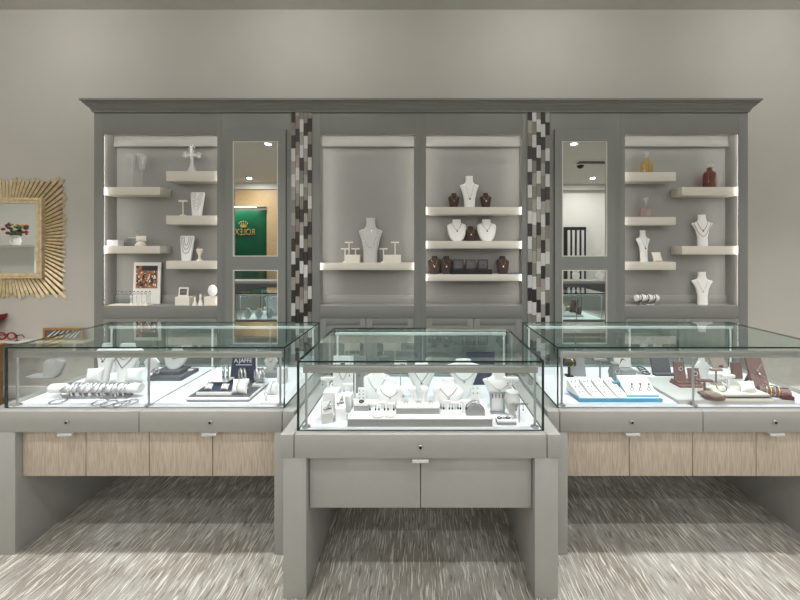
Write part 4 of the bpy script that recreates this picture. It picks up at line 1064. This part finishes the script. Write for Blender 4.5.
tstand('white T-shaped stand on the cream two-step tray', Q+Vector((-.06,.062,0)), .085, .066, 'white', .75, .016)
earrings('silver drop on white T-shaped stand of the cream tray', Q+Vector((-.06,.05,.072)), .026, .03, 'silver', group='drops on cream tray')
loose_ring('bangle', 'silver bangle leaning by the white T-shaped stand on cream tray', 'bangle', Q+Vector((-.105,.05,.0245)), .022, .003, 'X', 'silver', rot=(0,.0,.4))
cushion('white pillow on the cream two-step tray', Q+Vector((.035,.055,0)), .085, .055, .045, 'white', 0, -.4)
P = S(762, 389)
t = board('necklace_board', 'tall mauve leaning board wound with crossed chains', 'board', P, .095, .165, .012, 'mauve', .3, wtop=.085)
t.rotation_euler = (0, -.0, 0)
for i, (a, b_) in enumerate((((-.035,.14),(.035,.06)), ((.035,.13),(-.035,.075)), ((-.034,.10),(.036,.03)))):
    m = MB(); m.tube([tuple(on_board(t, *a, .3, .002)), tuple(on_board(t, (a[0]+b_[0])/2, (a[1]+b_[1])/2-.006, .3, .002)), tuple(on_board(t, *b_, .3, .002))], .0016, 6)
    if i == 1: m.ball(.007, tuple(on_board(t, 0, .098, .3, .005)), n=8); m.ball(.006, tuple(on_board(t, .006, .078, .3, .005)), n=8)
    tag(m.build('necklace', 'silver', None, smooth=60, loc=t.location), 'silver chain crossing the tall mauve leaning board', 'necklace', 'chains on tall mauve board')
board('necklace_board', 'small dark mauve board behind the white T-shaped stand', 'board', S(738, 379), .06, .095, .01, 'mauve', .12)
P = S(774, 396)
t = thing('bracelet_roll', 'mauve bracelet roll with gold bracelets at end of grey slab', 'bracelet roll', P, -.45)
m = MB(); m.cyl(.022, -.06, .06, (0,0,.0225), 20, 'X'); m.build('roll', 'mauve', t, smooth=50)
for i in range(4):
    x = -.036+i*.016; loose_ring('bracelet', 'gold bracelet on the mauve roll at end of grey slab', 'bracelet', P+Vector((x*math.cos(-.45), x*math.sin(-.45), .0275)), .0265, .0026, 'X', 'gold' if i % 2 else 'silver', rot=(0,0,-.45), group='bracelets on the mauve roll')
P = S(787, 399.5)
t = thing('ring_box', 'open burgundy ring box nearest the far end of blue-tray case', 'ring box', P, -.3)
m = MB(); m.box(-.026,.026,-.01,.036,0,.02,bev=.003); m.build('base', 'burg', t)
m = MB(); m.box(-.026,.026,.031,.037,.02,.048,bev=.002); m.build('lid', 'burg', t)
m = MB(); ring_mesh(m, .009, .002, (-.004,.010,.025), 'Y', 16); m.build('ring', 'silver', t, smooth=60)

for i, xx in enumerate((-2.0, -1.87, -1.74)):
    Bust('white hexagonal bust hidden at the rear behind the long bracelet roll', Vector((xx, 2.14, DK)), HEXP, .115, .10, 'white', rz=PI, lean=.1, dep=.4, group='busts facing the wall mirrors')
# ------------------------------------------------------------------ corner by the sunburst mirror
t = thing('side_cabinet', 'low wooden cabinet with cream side panel, cut by the photo edge below the eyeglasses', 'cabinet', (-4.2, 2.86, 0))
WB('body', 'framewood', t, (-4.7, -3.86, 2.72, 3.05, .06, .62), (-4.65, -3.9, 2.75, 3.03, 0, .06), bev=.003)
WB('top', 'framewood', t, (-4.72, -3.84, 2.70, 3.06, .62, .64), bev=.003)
WB('side_inset', 'cream', t, (-3.861, -3.855, 2.75, 3.02, .12, .38), (-3.861, -3.855, 2.75, 3.02, .40, .60))
for a, b_ in ((-4.68, -4.29), (-4.27, -3.88)):
    dd = WB('door', 'cream', t, (a, b_, 2.70, 2.72, .1, .6), bev=.002)
    m = W(); m.ball(.012, (b_-.04 if a < -4.3 else a+.04, 2.69, .42), n=10); m.build('knob', 'gold', dd, smooth=60)
t = thing('wall_shelf', 'narrow pale wall shelf carrying eyeglasses below the sunburst mirror', 'shelf', (-4.0, 3.349, .58))
WB('board', 'shelf', t, (-4.7, -3.30, 3.235, 3.349, .58, .60), bev=.003)
WB('bracket', 'shelf', t, (-4.55, -4.52, 3.25, 3.349, .50, .58), (-3.43, -3.40, 3.25, 3.349, .50, .58))
P = Vector((X(6.5, 3.26), 3.26, .60))
t = thing('eyeglasses', 'dark red eyeglasses standing on the narrow wall shelf', 'eyeglasses', P)
m = MB()
for s_ in (-1, 1):
    q = [(s_*.048+.04*math.cos(a)*1.05, 0, .05+.032*math.sin(a)) for a in [2*PI*i/20 for i in range(20)]]; m.tube(q, .008, 6, closed=True)
m.tube([(-.008,0,.055),(.008,0,.055)], .006, 6); m.build('front', 'red', t, smooth=60)
m = MB()
for s_ in (-1, 1): m.tube([(s_*.09,0,.055),(s_*.092,.05,.05),(s_*.092,.07,.02)], .004, 6)
m.build('temples', 'black', t, smooth=60)
P = Vector((X(17, 3.27), 3.27, .60)); tstand('little dark T-shaped stand beside the red eyeglasses', P, .06, .05, 'black', .7, .008)
t = thing('table_lamp', 'red lacquered vase-shaped ornament at the frame edge beside red eyeglasses', 'ornament', (-4.29, 3.29, .60))
m = MB(); m.lathe([(0,0),(.05,0),(.05,.012),(.022,.03),(.018,.12),(.05,.17),(.105,.25),(.11,.26),(.09,.2),(0,.16)], 24); m.build('body', 'red', t, smooth=50)
t.name = 'red_ornament'
# gilt framed picture leaning on the wall
fx0, fx1 = X(38, 3.25), X(78, 3.25)
w = fx1-fx0; h = .745
t = thing('framed_picture', 'wood-framed picture with slanting cream stripes, standing low on the wall shelf behind the glass case', 'framed picture', ((fx0+fx1)/2, 3.29, .60))
m = MB(); ff = .02
hh = Z(328, 3.30)-.60
m.box(-w/2, w/2, 0, .02, hh-ff, hh); m.box(-w/2, w/2, 0, .02, 0, ff); m.box(-w/2, -w/2+ff, 0, .02, ff, hh-ff); m.box(w/2-ff, w/2, 0, .02, ff, hh-ff); m.build('frame', 'framewood', t)
m = MB(); m.box(-w/2+ff, w/2-ff, .008, .014, ff, hh-ff); m.build('print', 'dkgrey', t)
m = MB()
for i in range(7):
    u = -w/2+ff+.004+i*.045
    x1 = min(u+.09, w/2-ff-.012)
    m.rings([[(u, y_, ff+.003), (u+.016, y_, ff+.003), (x1+.008, y_, hh-ff-.005), (x1, y_, hh-ff-.005)] for y_ in (.005, .008)])
m.build('stripes', 'cream', t)
# ------------------------------------------------------------------ the shop behind the camera, seen in the mirrors
YM = 2*2.985                                        # mirror plane doubles distances
def mx(px, y): return (px-CX)/F*(YM-y)              # world x of something at world y seen in the cabinet mirrors
def mz(py, y): return H-(py-CY)/F*(YM-y)
yv = -6.2
xc = mx(244, yv); e = mx(268.5, yv); wl = xc-(e-xc)*1.0-.5
t = thing('sign_wall', 'emerald green feature wall with gold letters in tan surround, seen in mirror', 'sign wall', (xc, yv, 0))
sign = t
WB('green_panel', 'green', t, (wl, e, yv-.05, yv, 0, mz(210, yv)))
zt = mz(190, yv)
WB('surround', 'tan', t, (e, e+1.6, yv-.35, yv+.12, 0, zt), (wl-1.2, wl, yv-.35, yv+.12, 0, zt), (wl, e, yv-.35, yv+.12, mz(207, yv), zt))
WB('header_trim', 'ceiling', t, (wl-1.3, e+1.7, yv-.35, yv+.2, zt, zt+.3))
kz = (YM-yv)/330
tx = text('lettering', 'ROLEX', .33, 'gold', t, Vector((.06, .014, mz(232.3, yv))), (PI/2, 0, PI), .012, .72)
m = MB(); zz = mz(227.5, yv); base_w = .10
m.box(-.10,.10,.0,.02,zz,zz+.03)
for i, (dx, hgt) in enumerate(((-.15,.15),(-.08,.2),(0,.22),(.08,.2),(.15,.15))):
    m.rings([[(dx*.55-.025, y_, zz+.03), (dx*.55+.025, y_, zz+.03), (dx, y_, zz+hgt)] for y_ in (.004, .018)]); m.ball(.02, (dx, .012, zz+hgt), n=8)
m.build('crown_emblem', 'gold', t)
t = thing('sideboard', 'dark green counter below the gold lettering, seen in mirror', 'counter', (xc, yv+.4, 0))
WB('body', 'green', t, (wl+.3, e-.05, yv+.15, yv+.65, 0, .95)); WB('top', 'black', t, (wl+.25, e-.02, yv+.12, yv+.68, .95, 1.0))
hl = bpy.data.lights.new('header_light', 'AREA'); hl.shape = 'RECTANGLE'; hl.size = 1.6; hl.size_y = .06; hl.energy = 30; hl.color = (1, .95, .85)
ho = bpy.data.objects.new('header_light', hl); COL.objects.link(ho); ho.parent = sign; ho.location = (-.25, .21, mz(207, yv)-.03)
WB('light_trough', 'ceiling', sign, (wl, e, yv+.12, yv+.3, mz(207, yv)-.02, mz(207, yv)))
# far counters
for (a, b_, yy, lab) in ((-7.4, -3.4, -2.6, 'pale counter showcase across the aisle with dark glass band, seen below the green wall'), (2.6, 6.6, -2.6, 'pale counter showcase across the aisle holding white busts, seen below the pale wall')):
    t = thing('showcase_counter', lab, 'showcase', ((a+b_)/2, yy, 0))
    WB('body', 'case', t, (a, b_, yy-.3, yy+.3, 0, .72)); WB('band', 'dkgrey', t, (a+.05, b_-.05, yy+.3, yy+.31, .4, .66))
    WB('glass', 'glass', t, (a+.02, b_-.02, yy-.28, yy+.28, .72, 1.0))
    WB('trim', 'steel', t, (a, b_, yy+.28, yy+.3, .98, 1.0), (a, b_, yy-.3, yy-.28, .98, 1.0))
for i in range(5):
    Bust('white bust in the pale counter showcase across the aisle, seen in mirror', Vector((3.4+i*.62, -2.6, .722)), UPRO, .22, .2, 'white', group='busts across the aisle', rz=PI)
yw = -6.2
a, b_ = mx(564, yw), mx(586, yw)
t = thing('wall_panel', 'black framed panel with vertical grey and dark stripes, seen in mirror', 'wall panel', ((a+b_)/2, yw, 0))
zt = mz(227, yw)
WB('frame', 'black', t, (a, b_, yw-.06, yw, 0, zt))
m = W()
for i in range(5): m.box(a+.12+i*.17, a+.12+i*.17+.09, yw, yw+.02, .4, zt-.12)
m.build('stripes', 'ltgrey', t)
struct('partition_wall', 'ceiling', (mx(556, yw), 9.0, yw-.3, yw-.08, 0, mz(193, yw)))
struct('ceiling_soffit', 'ceiling', (XL, XR, -6.9, -6.25, 3.72, ZC))
t = thing('ceiling_vent', 'white slotted ceiling vent seen in mirror', 'vent', (mx(594, -3.2), -3.2, ZC))
m = MB(); m.box(-.5,.5,-.15,.15,-.012,0); m.build('frame', 'ceiling', t)
m = MB()
for i in range(5): m.box(-.46,.46,-.12+i*.055,-.10+i*.055,-.02,-.012)
m.build('slats', 'black', t)
t = thing('smoke_detector', 'small dark dome on the ceiling seen in mirror', 'dome', (mx(580, -3.6), -3.6, ZC))
m = MB(); m.lathe([(0,-.09),(.06,-.07),(.09,-.03),(.1,0),(0,0)], 18); m.build('dome', 'black', t, smooth=60)
# flowers reflected in the sunburst mirror
t = thing('tall_cabinet', 'tall white cabinet across the room carrying flowers, seen in sunburst mirror', 'cabinet', (-7.0, 1.0, 0))
WB('body', 'ledwhite', t, (-8.4, -6.4, .8, 1.2, 0, 1.54)); WB('top', 'ceiling', t, (-8.45, -6.35, .76, 1.24, 1.54, 1.58))
P = Vector((-6.95, 1.0, 1.58))
t = thing('flower_vase', 'vase of red and yellow flowers seen in the sunburst mirror', 'vase of flowers', P)
m = MB(); m.lathe([(0,0),(.05,0),(.07,.08),(.05,.16),(.055,.17),(.04,.17),(0,.16)], 18); m.build('vase', 'white', t, smooth=50)
rr = random.Random(2)
for nm, mt, n in (('red_blooms','flower',14),('yellow_blooms','yflower',7),('leaves','leaf',20)):
    m = MB()
    for i in range(n):
        a = rr.uniform(0, 2*PI); q = rr.uniform(.02,.15); m.ball(rr.uniform(.018,.034), (q*math.cos(a), q*math.sin(a), .22+rr.uniform(-.05,.17)*(1-q*2)), n=8)
    m.build(nm, mt, t, smooth=60)
m = MB()
for i in range(7): a = 2*PI*i/7; m.tube([(0,0,.1),(.06*math.cos(a), .06*math.sin(a), .26)], .004, 5)
m.build('stems', 'leaf', t)

# ------------------------------------------------------------------ recessed downlights, plus the added row of tilted wall washers
proto = None
for yy, DL_W, DL_SPREAD, DL_S, DL_T in DL_ROWS:
    for xx in DL_COLS:
        t = thing('downlight', 'round recessed ceiling downlight glowing warm white', 'downlight', (xx, yy, ZC), 0, 'recessed ceiling downlights')
        m = MB(); m.lathe([(.07,-.006),(.07,0),(.048,0),(.048,-.006)], 24); m.rings; m.build('trim_ring', 'ledwhite', t, smooth=40)
        m = MB(); m.lathe([(0,-.003),(.048,-.003),(.048,-.001),(0,-.001)], 24); m.build('lens', 'lamp', t)
        ld = bpy.data.lights.new('downlight_beam', 'AREA'); ld.shape = 'DISK'; ld.size = DL_S; ld.energy = DL_W; ld.color = (1, .985, .958); ld.spread = math.radians(DL_SPREAD)
        lo = bpy.data.objects.new('downlight_beam', ld); COL.objects.link(lo); lo.parent = t; lo.location = (0,0,-.02); lo.rotation_euler = (math.radians(DL_T),0,0)

# ------------------------------------------------------------------ camera and colour
cd = bpy.data.cameras.new('camera'); co = bpy.data.objects.new('camera', cd); COL.objects.link(co)
cd.sensor_width = 36; cd.lens = F/800*36; cd.shift_x = -(CX-400)/800; cd.shift_y = -(300-CY)/800; cd.clip_start = .05
co.location = (0, 0, H); co.rotation_euler = (PI/2, 0, 0); SC.camera = co
w = bpy.data.worlds.new('world'); w.use_nodes = True; SC.world = w
w.node_tree.nodes['Background'].inputs[0].default_value = (.5,.5,.5,1); w.node_tree.nodes['Background'].inputs[1].default_value = .0
vs = SC.view_settings
SC.display_settings.display_device = 'sRGB'
vs.view_transform = 'Standard'; vs.look = 'None'; vs.gamma = 1; vs.use_curve_mapping = False; vs.exposure = EXPO
cy = SC.cycles
cy.transparent_max_bounces = 40; cy.max_bounces = 10; cy.diffuse_bounces = 5; cy.glossy_bounces = 6; cy.transmission_bounces = 8
cy.caustics_reflective = False; cy.caustics_refractive = False; cy.sample_clamp_indirect = 4
cy.use_denoising = True
